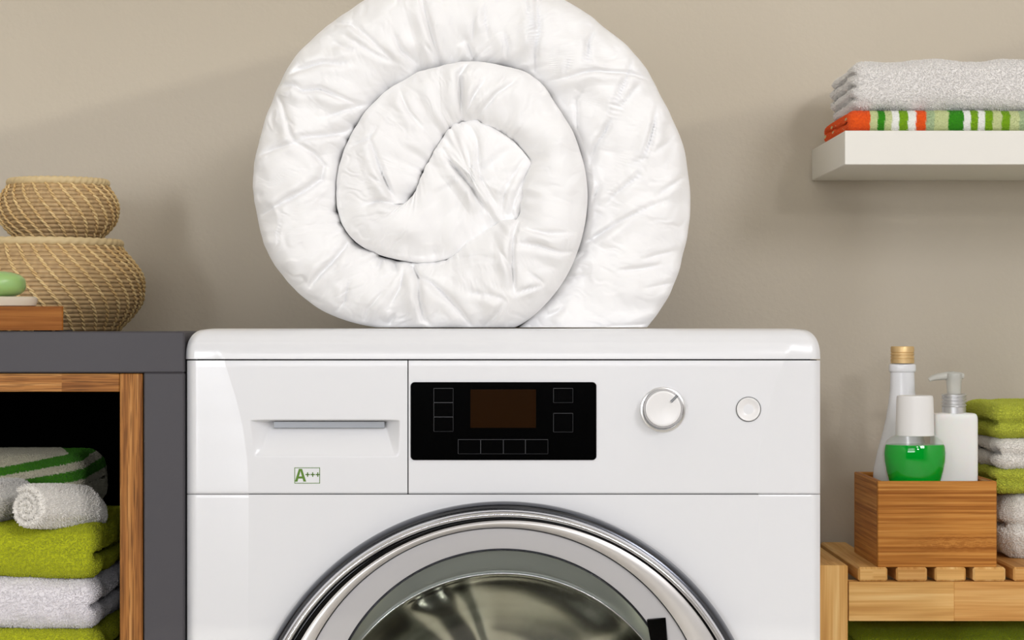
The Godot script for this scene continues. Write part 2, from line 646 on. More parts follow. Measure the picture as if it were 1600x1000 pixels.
func washing_machine() -> void:
	var t := thing("washing_machine", "white front-loading washing machine with a round chrome door and black display", "washing machine", Vector3(0, 0, -0.3))
	# hidden carcass behind the gaps
	var g := Geo.new()
	g.box(Vector3(0, 0.428, -0.305), Vector3(0.588, 0.78, 0.55), 0.004)
	# (the front of the carcass has the drum opening: four boxes instead of one)
	g = Geo.new()
	g.box(Vector3(-0.285, 0.428, -0.3), Vector3(0.018, 0.80, 0.55), 0.002)
	g.box(Vector3(0.285, 0.428, -0.3), Vector3(0.018, 0.80, 0.55), 0.002)
	g.box(Vector3(0, 0.428, -0.568), Vector3(0.588, 0.80, 0.012), 0.002)
	g.box(Vector3(0, 0.035, -0.3), Vector3(0.588, 0.018, 0.55), 0.002)
	g.box(Vector3(0, 0.755, -0.29), Vector3(0.588, 0.13, 0.53), 0.002)
	put("carcass", g, M.enamel_dark, t)
	for s in [[-0.25, -0.06], [0.25, -0.06], [-0.25, -0.52], [0.25, -0.52]]:
		g = Geo.new()
		g.lathe([[0.0, 0.0], [0.022, 0.0], [0.022, 0.014], [0.012, 0.014], [0.012, 0.03]], Vector3(s[0], 0, s[1]), 20)
		put("foot", g, M.rubber, t)
	# lid
	g = Geo.new()
	var rows := []
	for k in 25:
		rows.append(561.0 - 47.6 * k / 24.0)
	var pts := PackedVector3Array()
	var nx := 220
	for y in rows:
		var f: float = clampf((561.0 - y) / 47.6, 0.0, 1.0)
		var inset := 40.0 * (1.0 - pow(maxf(1.0 - pow(f, 2.6), 0.0), 1.0 / 2.6))
		var zl := -0.022 * (1.0 - pow(maxf(1.0 - pow(f, 2.2), 0.0), 1.0 / 2.2)) + 0.0025
		for i in nx + 1:
			var x := lerpf(290.5 + inset, 1281.5 - inset, float(i) / nx)
			var d := maxf(lut(CREASE_L, y) - x, x - lut(CREASE_R, y))
			var z := zl
			if d > 0.0:
				z -= (d * 0.07 + 0.10 * 14.0 * (1.0 - exp(-d / 14.0))) * 0.000606
			var e := minf(x - 290.5 - inset, 1281.5 - inset - x)
			if e < 10.0:
				z -= 0.007 * pow((10.0 - e) / 10.0, 2.0)
			# a shallow ledge a third of the way down
			z -= 0.0006 * smoothstep(0.55, 0.62, f)
			pts.append(P(x, y, 2.0 - z))
	g.grid(pts, nx + 1, rows.size(), false, Vector3(0, 0, 1))
	var last := (rows.size() - 1) * (nx + 1)
	var top := PackedVector3Array()
	for z in [0.0, -0.3, -0.585]:
		for i in nx + 1:
			var p := pts[last + i]
			top.append(Vector3(p.x, p.y, p.z if z == 0.0 else z))
	g.grid(top, nx + 1, 3, false, Vector3.UP)
	for s in [0, nx]:
		var side := PackedVector3Array()
		for j in rows.size():
			side.append(pts[j * (nx + 1) + s])
		for j in rows.size():
			var p := pts[j * (nx + 1) + s]
			side.append(Vector3(p.x, p.y, -0.585))
		g.grid(side, rows.size(), 2, false, Vector3.LEFT if s == 0 else Vector3.RIGHT)
	var under := PackedVector3Array()
	for i in nx + 1:
		under.append(pts[i])
	for i in nx + 1:
		under.append(Vector3(pts[i].x, pts[i].y, -0.585))
	g.grid(under, nx + 1, 2, false, Vector3.DOWN)
	put("lid", g, M.enamel, t)
	# detergent drawer with its moulded grip
	g = Geo.new()
	var ys := []
	ys.append_array(steps(563.2, 650, 16))
	ys.append_array(steps(652, 720, 68))
	ys.append_array(steps(722, 768, 10))
	ys.append_array([769.5, 770.6, 771.8])
	var soft := func(y: float) -> float:
		return -0.0015 * pow(maxf(0.0, 1.0 - (771.8 - y) / 3.0), 2.0) - 0.0004 * pow(maxf(0.0, 1.0 - (y - 563.2) / 2.0), 2.0)
	patch(g, 24, ys, func(_y): return 292.3, func(y): return lut(CREASE_L, y), func(x, y): return facet(x, y) + soft.call(y), "ltb")
	var grip := func(x: float, y: float) -> float:
		if y < 656.0 or y > 715.0:
			return 0.0
		var xl := lerpf(391.0, 397.0, clampf((y - 657.0) / 56.0, 0.0, 1.0))
		var xr := lerpf(625.0, 623.0, clampf((y - 657.0) / 56.0, 0.0, 1.0))
		var f := clampf((714.0 - y) / 55.0, 0.0, 1.0)
		var depth := 0.021 * pow(f, 1.25) * smoothstep(656.5, 658.5, y)
		var sl := clampf((x - xl) / lerpf(6.0, 36.0, f), 0.0, 1.0)
		var sr := clampf((xr - x) / lerpf(6.0, 24.0, f), 0.0, 1.0)
		return -depth * minf(sl, sr)
	patch(g, 190, ys, func(y): return lut(CREASE_L, y), func(_y): return 636.6, func(x, y): return grip.call(x, y) + soft.call(y), "rtb")
	var drawer := put("detergent_drawer", g, M.enamel, t)
	g = Geo.new()
	g.box(P(514.5, 663.5, 2.0145) , Vector3(175 * 0.000606, 10.5 * 0.000606, 0.004), 0.0004)
	put("grip_strip", g, M.grey_metal, drawer)
	# the energy mark: a thin frame, a bold A and three plus signs
	g = Geo.new()
	for q in [[460, 730.5, 500, 731.5], [460, 754.5, 500, 755.5], [460, 731.5, 461, 754.5], [499, 731.5, 500, 754.5]]:
		g.box(P((q[0] + q[2]) * 0.5, (q[1] + q[3]) * 0.5, 1.99995), Vector3((q[2] - q[0]) * 0.000606, (q[3] - q[1]) * 0.000606, 0.0003), 0.00005)
	for k in 3:
		var c := Vector2(480.6 + 8.0 * k, 741.5)
		g.box(P(c.x, c.y, 1.99995), Vector3(7.0 * 0.000606, 1.7 * 0.000606, 0.0003), 0.00005)
		g.box(P(c.x, c.y, 1.99995), Vector3(1.7 * 0.000606, 7.0 * 0.000606, 0.0003), 0.00005)
	put("energy_label", g, M.green_print, drawer)
	var tm := TextMesh.new()
	var sf := SystemFont.new()
	sf.font_names = PackedStringArray(["Droid Sans"])
	sf.font_weight = 700
	tm.font = sf
	tm.text = "A"
	tm.font_size = 64
	tm.pixel_size = 0.0118 / 46.0
	tm.depth = 0.0003
	var tn := MeshInstance3D.new()
	tn.name = "letter"
	tn.mesh = tm
	tn.material_override = M.green_print
	drawer.add_child(tn, true)
	tn.position = P(469.6, 743.2, 1.99995) - t.position
	# control panel
	g = Geo.new()
	var ys2 := steps(563.2, 768, 40)
	ys2.append_array([769.5, 770.6, 771.8])
	patch(g, 120, ys2, func(_y): return 638.4, func(y): return lut(CREASE_R, y), func(_x, y): return soft.call(y), "ltb")
	patch(g, 24, ys2, func(y): return lut(CREASE_R, y), func(_y): return 1281.3, func(x, y): return facet(x, y) + soft.call(y), "rtb")
	var panel := put("control_panel", g, M.enamel, t)
	g = Geo.new()
	round_slab(g, 641.5, 597, 932, 719, 6.5, -0.001, 0.0014)
	put("display_panel", g, M.gloss_black, panel)
	g = Geo.new()
	round_slab(g, 735, 608.5, 837.5, 668.5, 1.0, 0.001, 0.00155, 0.0001)
	put("screen", g, M.screen, panel)
	var keys := [[678, 607, 708, 628.5], [678, 629.5, 708, 651], [678, 652, 708, 674], [865, 607, 895, 629], [865, 646, 895, 675], [716, 687, 750.5, 709], [751.5, 687, 786, 709], [787, 687, 820.5, 709], [821.5, 687, 856, 709]]
	for q in keys:
		g = Geo.new()
		round_slab(g, q[0], q[1], q[2], q[3], 0.8, 0.001, 0.0021, 0.0005)
		put("button", g, M.button_black, panel)
		g = Geo.new()
		round_slab(g, q[0] - 0.5, q[1] - 0.6, q[2] + 0.3, q[3] + 0.3, 1.0, 0.001, 0.00165, 0.0001)
		put("button_edge_glint", g, M.edge_glint, panel)  # grey border standing in for the glint along the button edge
	# programme dial
	g = Geo.new()
	disc(g, 1035.8, 640, [[35.8, 0.0], [35.6, 0.002], [34.6, 0.0034], [32.2, 0.0038], [31.6, 0.0010], [31.0, 0.0010]])
	var dial := put("dial_ring", g, M.satin, panel)
	g = Geo.new()
	disc(g, 1036.3, 638.5, [[31.2, 0.0], [31.0, 0.0130], [30.2, 0.0142], [28.4, 0.0146], [28.0, 0.0140]])
	put("dial_rim", g, M.silver, dial)
	g = Geo.new()
	loft(g, [[1036.3, 638.5, 28.0, 0.0142], [1036.3, 638.5, 27.4, 0.0152], [1036.3, 638.5, 24.0, 0.0150], [1036.3, 638.5, 12.0, 0.0143], [1036.3, 638.5, 0.01, 0.0142]], 72)
	put("dial_face", g, M.knob, dial)
	g = Geo.new()
	var a0 := P(1048.5, 628, 1.9848)
	var a1 := P(1059, 617.5, 1.9848)
	g.tube([a0, a1], [0.0012, 0.0012], 8)
	put("dial_pointer", g, M.grey_metal, dial)
	# round power button in its seat
	g = Geo.new()
	disc(g, 1169.5, 639.5, [[19.6, 0.0008], [18.8, 0.0008]])
	var seat := put("button_seat", g, M.rubber, panel)
	g = Geo.new()
	loft(g, [[1169.5, 639.5, 18.6, 0.0], [1169.5, 639.5, 18.4, 0.002], [1169.5, 639.5, 17.4, 0.0026], [1169.5, 639.5, 15.0, 0.0018], [1169.5, 639.5, 11.0, 0.0004], [1169.5, 639.5, 6.0, -0.0003], [1169.5, 639.5, 0.01, -0.0005]], 72)
	put("power_button", g, M.knob, seat)
	# front plate with the round door opening
	g = Geo.new()
	var hx := 787.0
	var hy := 1185.0
	var seg := 240
	var ring0 := PackedVector3Array()
	var ring1 := PackedVector3Array()
	var y_top := 772.8
	var y_bot := 1868.0
	for i in seg:
		var th := TAU * i / seg
		var dv := Vector2(cos(th), sin(th))
		ring0.append(P(hx + dv.x * 335.0, hy + dv.y * 335.0))
		var sc := 1e9
		if dv.x > 1e-6: sc = minf(sc, (1185.4 - hx) / dv.x)
		if dv.x < -1e-6: sc = minf(sc, (388.6 - hx) / dv.x)
		if dv.y > 1e-6: sc = minf(sc, (y_bot - hy) / dv.y)
		if dv.y < -1e-6: sc = minf(sc, (y_top - hy) / dv.y)
		ring1.append(P(hx + dv.x * sc, hy + dv.y * sc))
	var both := ring0.duplicate()
	both.append_array(ring1)
	g.grid(both, seg, 2, true, Vector3(0, 0, 1))
	for cn in [[388.6, y_top], [1185.4, y_top], [388.6, y_bot], [1185.4, y_bot]]:
		# the corners that the fan cuts off
		var best := [0, 1e9]
		var cp := P(cn[0], cn[1])
		for i in seg:
			var mid := (ring1[i] + ring1[(i + 1) % seg]) * 0.5
			var dd := mid.distance_to(cp)
			if dd < best[1]:
				best = [i, dd]
		var tri := [ring1[best[0]], ring1[(best[0] + 1) % seg], cp]
		if (tri[1] - tri[0]).cross(tri[2] - tri[0]).z < 0.0:
			tri.reverse()
		g.face(tri)
	var ys3 := [772.8, 773.6, 775.5]
	ys3.append_array(steps(778, 1868, 12))
	patch(g, 24, ys3, func(_y): return 292.3, func(_y): return 388.6, func(x, y): return facet(x, y) - 0.0004 * maxf(0.0, 1.0 - (y - 772.8) / 2.3), "lt")
	patch(g, 24, ys3, func(_y): return 1185.4, func(_y): return 1281.3, func(x, y): return facet(x, y) - 0.0004 * maxf(0.0, 1.0 - (y - 772.8) / 2.3), "rt")
	var lip := ring0.duplicate()
	for p in ring0:
		lip.append(Vector3(p.x, p.y, -0.02))
	g.grid(lip, seg, 2, true, Vector3(0, 0, 1))
	for sx in [-1.0, 1.0]:
		g.face([Vector3(sx * 0.2995, 0.03, -0.02), Vector3(sx * 0.2995, 0.03, -0.58), Vector3(sx * 0.2995, 0.82, -0.58), Vector3(sx * 0.2995, 0.82, -0.02)])
	put("front_plate", g, M.enamel, t)
	door(t)

func door(t: Node3D) -> void:
	var g := Geo.new()
	loft(g, smooth_rows([[787.0, 1192.0, 400.0, 0.0], [787.0, 1192.0, 408.0, 0.003], [787.0, 1192.0, 408.5, 0.010], [787.0, 1192.0, 405.0, 0.017], [787.0, 1192.0, 400.0, 0.021], [787.0, 1192.0, 396.5, 0.022]], 6))
	var d := put("door", g, M.dark_chrome, t)
	g = Geo.new()
	loft(g, smooth_rows([[787, 1192, 396.5, 0.020], [787, 1192, 396, 0.025], [787, 1192, 394, 0.030], [787, 1192, 391, 0.0330], [787.5, 1192, 387.5, 0.0340], [788, 1191.6, 384.5, 0.0325], [788, 1191.3, 383, 0.029], [788, 1191, 382.4, 0.022]], 7))
	put("chrome_ring", g, M.chrome, d)
	g = Geo.new()
	loft(g, [[788, 1191, 382.8, 0.0275], [790, 1190, 380, 0.0285], [792, 1187, 374.5, 0.0280], [793, 1185, 371.5, 0.0265]])
	put("dark_reflection_band", g, M.gloss_black, d)  # black ring standing in for the dark band reflected in the chrome
	g = Geo.new()
	var cs := []
	for k in 9:
		var f := k / 8.0
		cs.append([lerpf(793, 783, f), lerpf(1185, 1152, f), lerpf(372.0, 328, f), 0.0275 + 0.003 * sin(f * PI * 0.8) - 0.004 * f])
	loft(g, smooth_rows(cs, 4))
	put("bright_ring", g, M.bright_ring, d)
	g = Geo.new()
	loft(g, [[783, 1152, 328, 0.014], [783, 1152, 326.8, 0.0215], [783, 1151.6, 325, 0.0220], [784, 1146, 308, 0.0214], [785, 1142, 297, 0.0205], [785.5, 1138, 286, 0.0201], [786, 1134.5, 277.5, 0.0190]])
	put("grey_ring", g, M.silver, d)
	g = Geo.new()
	loft(g, [[786, 1134.5, 277.5, 0.0190], [786, 1134, 276.5, 0.015], [786, 1134, 275.5, 0.0165], [786, 1134, 274.2, 0.0165], [786, 1134, 273.4, 0.014]])
	put("inner_trim", g, M.dark_chrome, d)
	# hand grip let into the grey ring
	g = Geo.new()
	var gp := []
	for q in [[1012, 967], [1040, 965], [1043, 1000], [1042, 1060], [1030, 1100], [1024, 1060], [1018, 1000]]:
		gp.append(P(q[0], q[1], 2.0 - 0.0226))
	var inner := PackedVector3Array()
	for p in gp:
		inner.append(p)
	for p in gp:
		inner.append(p + Vector3(-0.001, -0.001, 0.0016))
	g.grid(inner, gp.size(), 2, true)
	var capf := []
	for k in gp.size():
		capf.append(inner[gp.size() + k])
	if (capf[1] - capf[0]).cross(capf[2] - capf[0]).z < 0.0:
		capf.reverse()
	g.face(capf)
	put("door_grip", g, M.gloss_black, d)
	# glass bowl, 6 mm thick
	var outer := [[785, 1182, 292, -0.034], [785, 1182, 286, -0.038], [785, 1180, 283, -0.041], [785, 1180, 281, -0.043], [785, 1178, 276, -0.048], [785, 1168, 258, -0.062], [785, 1150, 212, -0.088], [785, 1138, 150, -0.106], [785, 1132, 75, -0.114], [785, 1130, 0.5, -0.116]]
	g = Geo.new()
	var pts := PackedVector3Array()
	var seg := 160
	for side in 2:
		for kk in outer.size():
			var k: int = kk if side == 0 else outer.size() - 1 - kk
			var q: Array = outer[k]
			var dz := 0.0 if side == 0 else -0.006
			var dr := 0.0 if side == 0 else (4.0 if k < 6 else 0.0)
			for i in seg:
				var th := TAU * i / seg
				pts.append(P(q[0] + cos(th) * (q[2] + dr), q[1] + sin(th) * (q[2] + dr), 2.0 - q[3] - dz))
	for i in seg:
		pts.append(pts[i])
	g.grid(pts, seg, outer.size() * 2 + 1, true, Vector3(0, 0, 0.0001))
	# the camera side must face the camera
	if g.n[8 * seg].z < 0.0:
		for k in g.n.size():
			g.n[k] = -g.n[k]
		for k in range(0, g.ix.size(), 3):
			var w := g.ix[k + 1]
			g.ix[k + 1] = g.ix[k + 2]
			g.ix[k + 2] = w
	put("glass_bowl", g, M.glass, d)
	g = Geo.new()
	loft(g, [[786, 1134, 273.4, 0.014], [786, 1135, 273.0, 0.012], [785, 1148, 277, 0.004], [785, 1166, 282, -0.006], [785, 1177, 285, -0.014], [785, 1181, 286, -0.020], [785, 1181, 283, -0.022], [785, 1182, 286, -0.038]])
	put("bowl_rim", g, M.bowl_rim, d)
	g = Geo.new()
	loft(g, [[785, 1181, 287, -0.019], [785, 1181, 286.4, -0.0165], [785, 1181, 285.2, -0.0155], [785, 1181, 283.8, -0.0165], [785, 1181, 283, -0.020]])
	put("bowl_trim", g, M.chrome, d)
	# rubber seal and drum
	g = Geo.new()
	loft(g, [[787, 1185, 340, -0.012], [787, 1185, 322, -0.014], [787, 1185, 314, -0.03], [787, 1185, 330, -0.05], [787, 1185, 350, -0.06]])
	put("door_seal", g, M.rubber, t)
	g = Geo.new()
	var dp := PackedVector3Array()
	var cy := EYE.y - (1185.0 - VY) / F * 2.0
	var sg := 180
	var rows := [[0.205, -0.05], [0.232, -0.062], [0.236, -0.09], [0.236, -0.15], [0.236, -0.21], [0.236, -0.27], [0.236, -0.33], [0.225, -0.36], [0.19, -0.372], [0.15, -0.36], [0.11, -0.372], [0.07, -0.362], [0.03, -0.375], [0.001, -0.375]]
	for q in rows:
		for i in sg:
			var th := TAU * i / sg
			var w: float = 0.007 * sin(th * 7.0 + q[1] * 9.0 + 1.3 * sin(th * 3.0)) * (1.0 if q[0] > 0.2 else q[0] * 4.0)
			dp.append(Vector3(cos(th) * (q[0] + w), cy + sin(th) * (q[0] + w), q[1] + w * 0.7))
	g.grid(dp, sg, rows.size(), true, Vector3(0, 0, 1))
	var drum := put("drum", g, M.steel, t)
	for k in 3:
		g = Geo.new()
		var th := TAU * k / 3.0 + 0.75
		var e := Vector3(cos(th), sin(th), 0)
		var s := Vector3(-sin(th), cos(th), 0)
		var c0 := Vector3(0, cy, 0)
		var pr := PackedVector3Array()
		for z in [-0.085, -0.10, -0.20, -0.31, -0.33]:
			var h := 0.055 if z < -0.09 and z > -0.32 else 0.004
			for i in 13:
				var u := -1.0 + i / 6.0
				pr.append(c0 + e * (0.236 - h * pow(maxf(0.0, 1.0 - u * u), 0.6)) + s * u * 0.035 + Vector3(0, 0, z))
		g.grid(pr, 13, 5, false, -e)
		put("paddle", g, M.steel, drum)

# ---------------------------------------------------------------- rolled duvet
const HX0 := 370
const HY0 := -70
const HW := 740
const HH := 600
var H := PackedFloat32Array()

func crease(pts: Array, depth := 4.0, width := 4.5) -> void:
	width *= 0.62
	if depth >= 5.0:
		depth *= 1.3
		width *= 1.25
	# presses a fold into the height field H along a line of frame pixels; depth in mm
	var total := 0.0
	for k in pts.size() - 1:
		total += Vector2(pts[k][0], pts[k][1]).distance_to(Vector2(pts[k + 1][0], pts[k + 1][1]))
	var reach := int(ceil(width * 8.0))
	var x0 := 9999.0
	var x1 := -9999.0
	var y0 := 9999.0
	var y1 := -9999.0
	for q in pts:
		x0 = minf(x0, q[0]); x1 = maxf(x1, q[0]); y0 = minf(y0, q[1]); y1 = maxf(y1, q[1])
	for yy in range(maxi(int(y0) - reach, HY0), mini(int(y1) + reach, HY0 + HH - 1)):
		for xx in range(maxi(int(x0) - reach, HX0), mini(int(x1) + reach, HX0 + HW - 1)):
			var p := Vector2(xx, yy)
			var best := 1e9
			var sd := 0.0
			var at := 0.0
			var run := 0.0
			for k in pts.size() - 1:
				var a := Vector2(pts[k][0], pts[k][1])
				var b := Vector2(pts[k + 1][0], pts[k + 1][1])
				var ab := b - a
				var l := ab.length()
				var t := clampf((p - a).dot(ab) / (l * l), 0.0, 1.0)
				var dd := p.distance_to(a + ab * t)
				if dd < best:
					best = dd
					sd = dd * signf(ab.cross(p - a))
					at = run + t * l
				run += l
			if best > reach:
				continue
			var f := at / total
			var env := pow(sin(PI * clampf(f, 0.02, 0.98)), 0.55)
			var u := best / width
			var lip := (sd - 3.4 * width) / (3.0 * width)
			var lip2 := (sd + 3.6 * width) / (3.0 * width)
			H[(yy - HY0) * HW + xx - HX0] += depth * 1.35 * env * (-0.8 * exp(-u * u) + 0.55 * exp(-lip * lip) + 0.3 * exp(-lip2 * lip2))

func height_at(x: float, y: float) -> float:
	var fx := clampf(x - HX0, 0.0, HW - 2.0)
	var fy := clampf(y - HY0, 0.0, HH - 2.0)
	var i := int(fx)
	var j := int(fy)
	fx -= i
	fy -= j
	var k := j * HW + i
	return lerpf(lerpf(H[k], H[k + 1], fx), lerpf(H[k + HW], H[k + HW + 1], fx), fy)

func catmull(rows: Array, f: float) -> Array:
	var k := clampi(int(f), 0, rows.size() - 2)
	var t := f - k
	var a: Array = rows[maxi(k - 1, 0)]
	var b: Array = rows[k]
	var c: Array = rows[k + 1]
	var d: Array = rows[mini(k + 2, rows.size() - 1)]
	var r := []
	for m in b.size():
		r.append(0.5 * (2.0 * b[m] + (c[m] - a[m]) * t + (2.0 * a[m] - 5.0 * b[m] + 4.0 * c[m] - d[m]) * t * t + (3.0 * b[m] - a[m] - 3.0 * c[m] + d[m]) * t * t * t))
	return r

func strip(g: Geo, rows: Array, dense: int, across: int, cfg: Dictionary) -> void:
	# a rolled sheet seen end-on. rows: outer x, outer y, inner x, inner y, lift mm, bulge mm
	var to: Callable = cfg.to
	var disp: Callable = cfg.disp
	var back: float = cfg.back
	var n := (rows.size() - 1) * dense + 1
	var wn := noise(77, 1.3 / dense, 2)
	var prof := []
	for k in 5:
		prof.append([1.0, 1.0 - k / 5.0])
	for k in across + 1:
		var u := cos(PI * k / across)
		u = signf(u) * pow(absf(u), 0.8)
		prof.append([u, 0.0])
	for k in 5:
		prof.append([-1.0, (k + 1) / 5.0])
	var pts := PackedVector3Array()
	for s in n:
		var q := catmull(rows, float(s) / dense)
		var o := Vector2(q[0], q[1])
		var i := Vector2(q[2], q[3])
		var jt: float = cfg.get("jitter", 0.0)
		if jt > 0.0:
			# the inner edge puckers between the gathers
			var pk := absf(wn.get_noise_2d(s * 0.55, 40.0)) * 1.8
			i += (o - i).normalized() * (jt * (maxf(0.0, 0.75 - pk)) - 1.0)
		var swell: float = 1.0 + cfg.get("swell", 0.0) * wn.get_noise_2d(s * 0.9, 3.0)
		var endf: float = minf(1.0, minf(s / 20.0 + cfg.open0, (n - 1 - s) / 20.0 + 0.02))
		for pr in prof:
			var u: float = pr[0]
			var w := i.lerp(o, 0.5 + 0.5 * u)
			var z: float = q[4] + q[5] * swell * (pow(maxf(0.0, 1.0 - absf(u) * absf(u)), 0.5) - 1.0)
			if pr[1] == 0.0:
				z += disp.call(w.x, w.y) * clampf((1.0 - absf(u)) * 6.0, 0.15, 1.0)
			z -= (1.0 - sqrt(endf)) * q[5]
			z = lerpf(z, -back, pr[1])
			pts.append(to.call(w.x, w.y, z))
	g.grid(pts, prof.size(), n, false, Vector3(0, 0, 1))

func duvet() -> void:
	H.resize(HW * HH)
	var n1 := noise(5, 1.0, 3)
	var n2 := noise(6, 1.0, 2)
	var n3 := noise(8, 0.016, 2)
	for y in HH:
		for x in HW:
			var dx := x + HX0 - 735.0
			var dy := y + HY0 - 275.0
			var r := sqrt(dx * dx + dy * dy)
			var a := atan2(dy, dx)
			# gathers that run across the roll, and the puffs between them
			var tw := a + r * 0.0016 + 0.22 * n3.get_noise_2d(x, y)
			var gth := 1.0 - absf(n1.get_noise_3d(cos(tw) * 3.6, sin(tw) * 3.6, r * 0.006)) * 2.2
			var puff := n2.get_noise_3d(cos(a) * 2.2, sin(a) * 2.2, r * 0.011)
			var fine := n1.get_noise_3d(cos(tw) * 12.0, sin(tw) * 12.0, r * 0.012)
			H[y * HW + x] = (-maxf(gth, 0.0) * 1.5 + fine * 0.45) * smoothstep(70.0, 190.0, r) + puff * 5.0 + n3.get_noise_2d(x * 0.7, y * 0.7 + 900.0) * 3.0
	crease([[548, 32], [560, 42], [590, 72], [620, 96]], 4.5)
	crease([[540, 55], [560, 68], [590, 86], [616, 96]], 4.0)
	crease([[438, 118], [464, 106], [500, 96], [530, 98], [550, 95]], 5.0)
	crease([[430, 132], [456, 130], [470, 139], [500, 138], [532, 152], [556, 160]], 6.0)
	crease([[508, 182], [532, 172], [572, 158]], 5.0)
	crease([[426, 140], [438, 160], [444, 184], [460, 196]], 3.0)
	crease([[468, 66], [446, 100], [420, 144], [404, 185]], 3.0, 3.0)
	crease([[520, 30], [548, 36], [566, 56]], 4.0)
	crease([[522, 64], [540, 74], [560, 76]], 4.0)
	crease([[656, -10], [666, 26], [674, 56], [684, 88], [692, 104]], 6.0)
	crease([[664, 68], [674, 80], [678, 94]], 4.0)
	crease([[728, 60], [738, 84], [744, 94]], 5.0)
	crease([[740, 30], [738, 62]], 4.0)
	crease([[756, 4], [758, 34], [764, 56]], 3.5)
	crease([[786, 48], [794, 72], [792, 92]], 3.5)
	crease([[820, -10], [830, 40], [830, 90]], 4.0)
	crease([[614, 52], [626, 76], [646, 92]], 5.0)
	crease([[732, 96], [718, 116], [720, 150], [722, 186]], 8.0, 5.0)
	crease([[758, 126], [740, 152], [728, 180]], 4.5)
	crease([[806, 128], [776, 148], [744, 184]], 4.5)
	crease([[624, 140], [638, 174], [660, 198]], 4.5)
	crease([[838, -10], [842, 40], [836, 80], [837, 112]], 5.0)
	crease([[932, 40], [920, 64], [918, 94], [921, 110]], 4.5)
	crease([[890, 88], [884, 118]], 3.0)
	crease([[862, 122], [886, 120], [924, 110], [984, 112], [1012, 120]], 5.0, 3.5)
	crease([[990, 84], [984, 108], [964, 156], [948, 198]], 4.0)
	crease([[914, 136], [902, 154], [904, 198], [926, 250]], 4.0)
	crease([[1000, 128], [964, 174]], 3.5)
	crease([[1028, 164], [1022, 196], [1010, 240]], 3.5)
	crease([[444, 180], [452, 208], [460, 222]], 4.0)
	crease([[460, 222], [474, 214], [508, 210], [536, 202], [552, 192]], 6.0)
	crease([[460, 223], [430, 230], [400, 242]], 4.0)
	crease([[464, 224], [488, 238], [504, 256], [500, 278], [472, 300], [436, 318], [402, 336]], 6.0, 5.0)
	crease([[544, 228], [576, 216], [588, 198]], 4.0, 3.5)
	crease([[578, 218], [590, 254], [600, 280], [614, 316]], 6.0)
	crease([[570, 320], [590, 314], [618, 318]], 6.0)
	crease([[578, 274], [600, 292]], 4.0)
	crease([[543, 369], [536, 388], [519, 409], [501, 427], [484, 448]], 6.0)
	crease([[545, 436], [538, 471], [522, 488]], 4.0)
	crease([[631, 416], [626, 448], [610, 476]], 4.5)
	crease([[598, 457], [575, 483], [568, 500]], 4.0)
	crease([[640, 406], [654, 437], [655, 469], [662, 499], [673, 507]], 6.0)
	crease([[596, 394], [591, 420]], 6.0)
	crease([[613, 401], [620, 427]], 6.0)
	crease([[617, 490], [606, 507]], 4.0)
	crease([[640, 412], [653, 433], [674, 442], [696, 462], [717, 484], [737, 509]], 5.0)
	crease([[813, 338], [802, 367], [800, 394], [802, 455]], 6.0)
	crease([[778, 387], [789, 406], [800, 421], [804, 455]], 3.5)
	crease([[699, 406], [748, 401], [777, 406]], 3.0)
	crease([[726, 457], [760, 461], [789, 468]], 3.5)
	crease([[789, 470], [773, 495], [755, 511]], 4.0)
	crease([[805, 459], [847, 446]], 4.0, 3.0)
	crease([[805, 383], [838, 385], [874, 396], [895, 394]], 4.5)
	crease([[816, 358], [856, 367], [892, 365]], 4.0)
	crease([[822, 425], [849, 443]], 3.5)
	crease([[960, 180], [946, 204], [932, 226], [924, 256]], 5.0)
	crease([[1026, 180], [1018, 216], [1006, 246], [978, 264]], 4.5)
	crease([[1008, 248], [998, 274], [964, 300], [944, 320]], 4.5)
	crease([[1040, 312], [1000, 330], [960, 350], [920, 376]], 4.5)
	crease([[1052, 216], [1020, 240]], 3.0)
	crease([[940, 284], [926, 316]], 5.0)
	crease([[1072, 274], [1048, 290], [1024, 308]], 3.5)
	crease([[918, 378], [946, 361], [965, 350]], 5.0)
	crease([[1034, 412], [1006, 419], [969, 423]], 4.0)
	crease([[1053, 391], [1002, 406]], 3.0)
	crease([[1062, 440], [1006, 451]], 3.0)
	crease([[920, 391], [898, 408]], 5.0)
	crease([[912, 429], [888, 432]], 4.0)
	crease([[1044, 502], [1000, 508], [950, 511]], 3.5)
	crease([[882, 479], [870, 488], [858, 494]], 6.0)
	crease([[692, 233], [707, 257], [736, 293], [759, 327]], 8.0, 4.0)
	crease([[736, 197], [746, 218], [749, 275], [777, 322]], 4.0)
	crease([[820, 246], [802, 274], [788, 302], [783, 334]], 4.5)
	crease([[830, 262], [815, 286], [805, 308], [798, 338]], 4.5)
	crease([[593, 265], [606, 290], [622, 317]], 4.0)
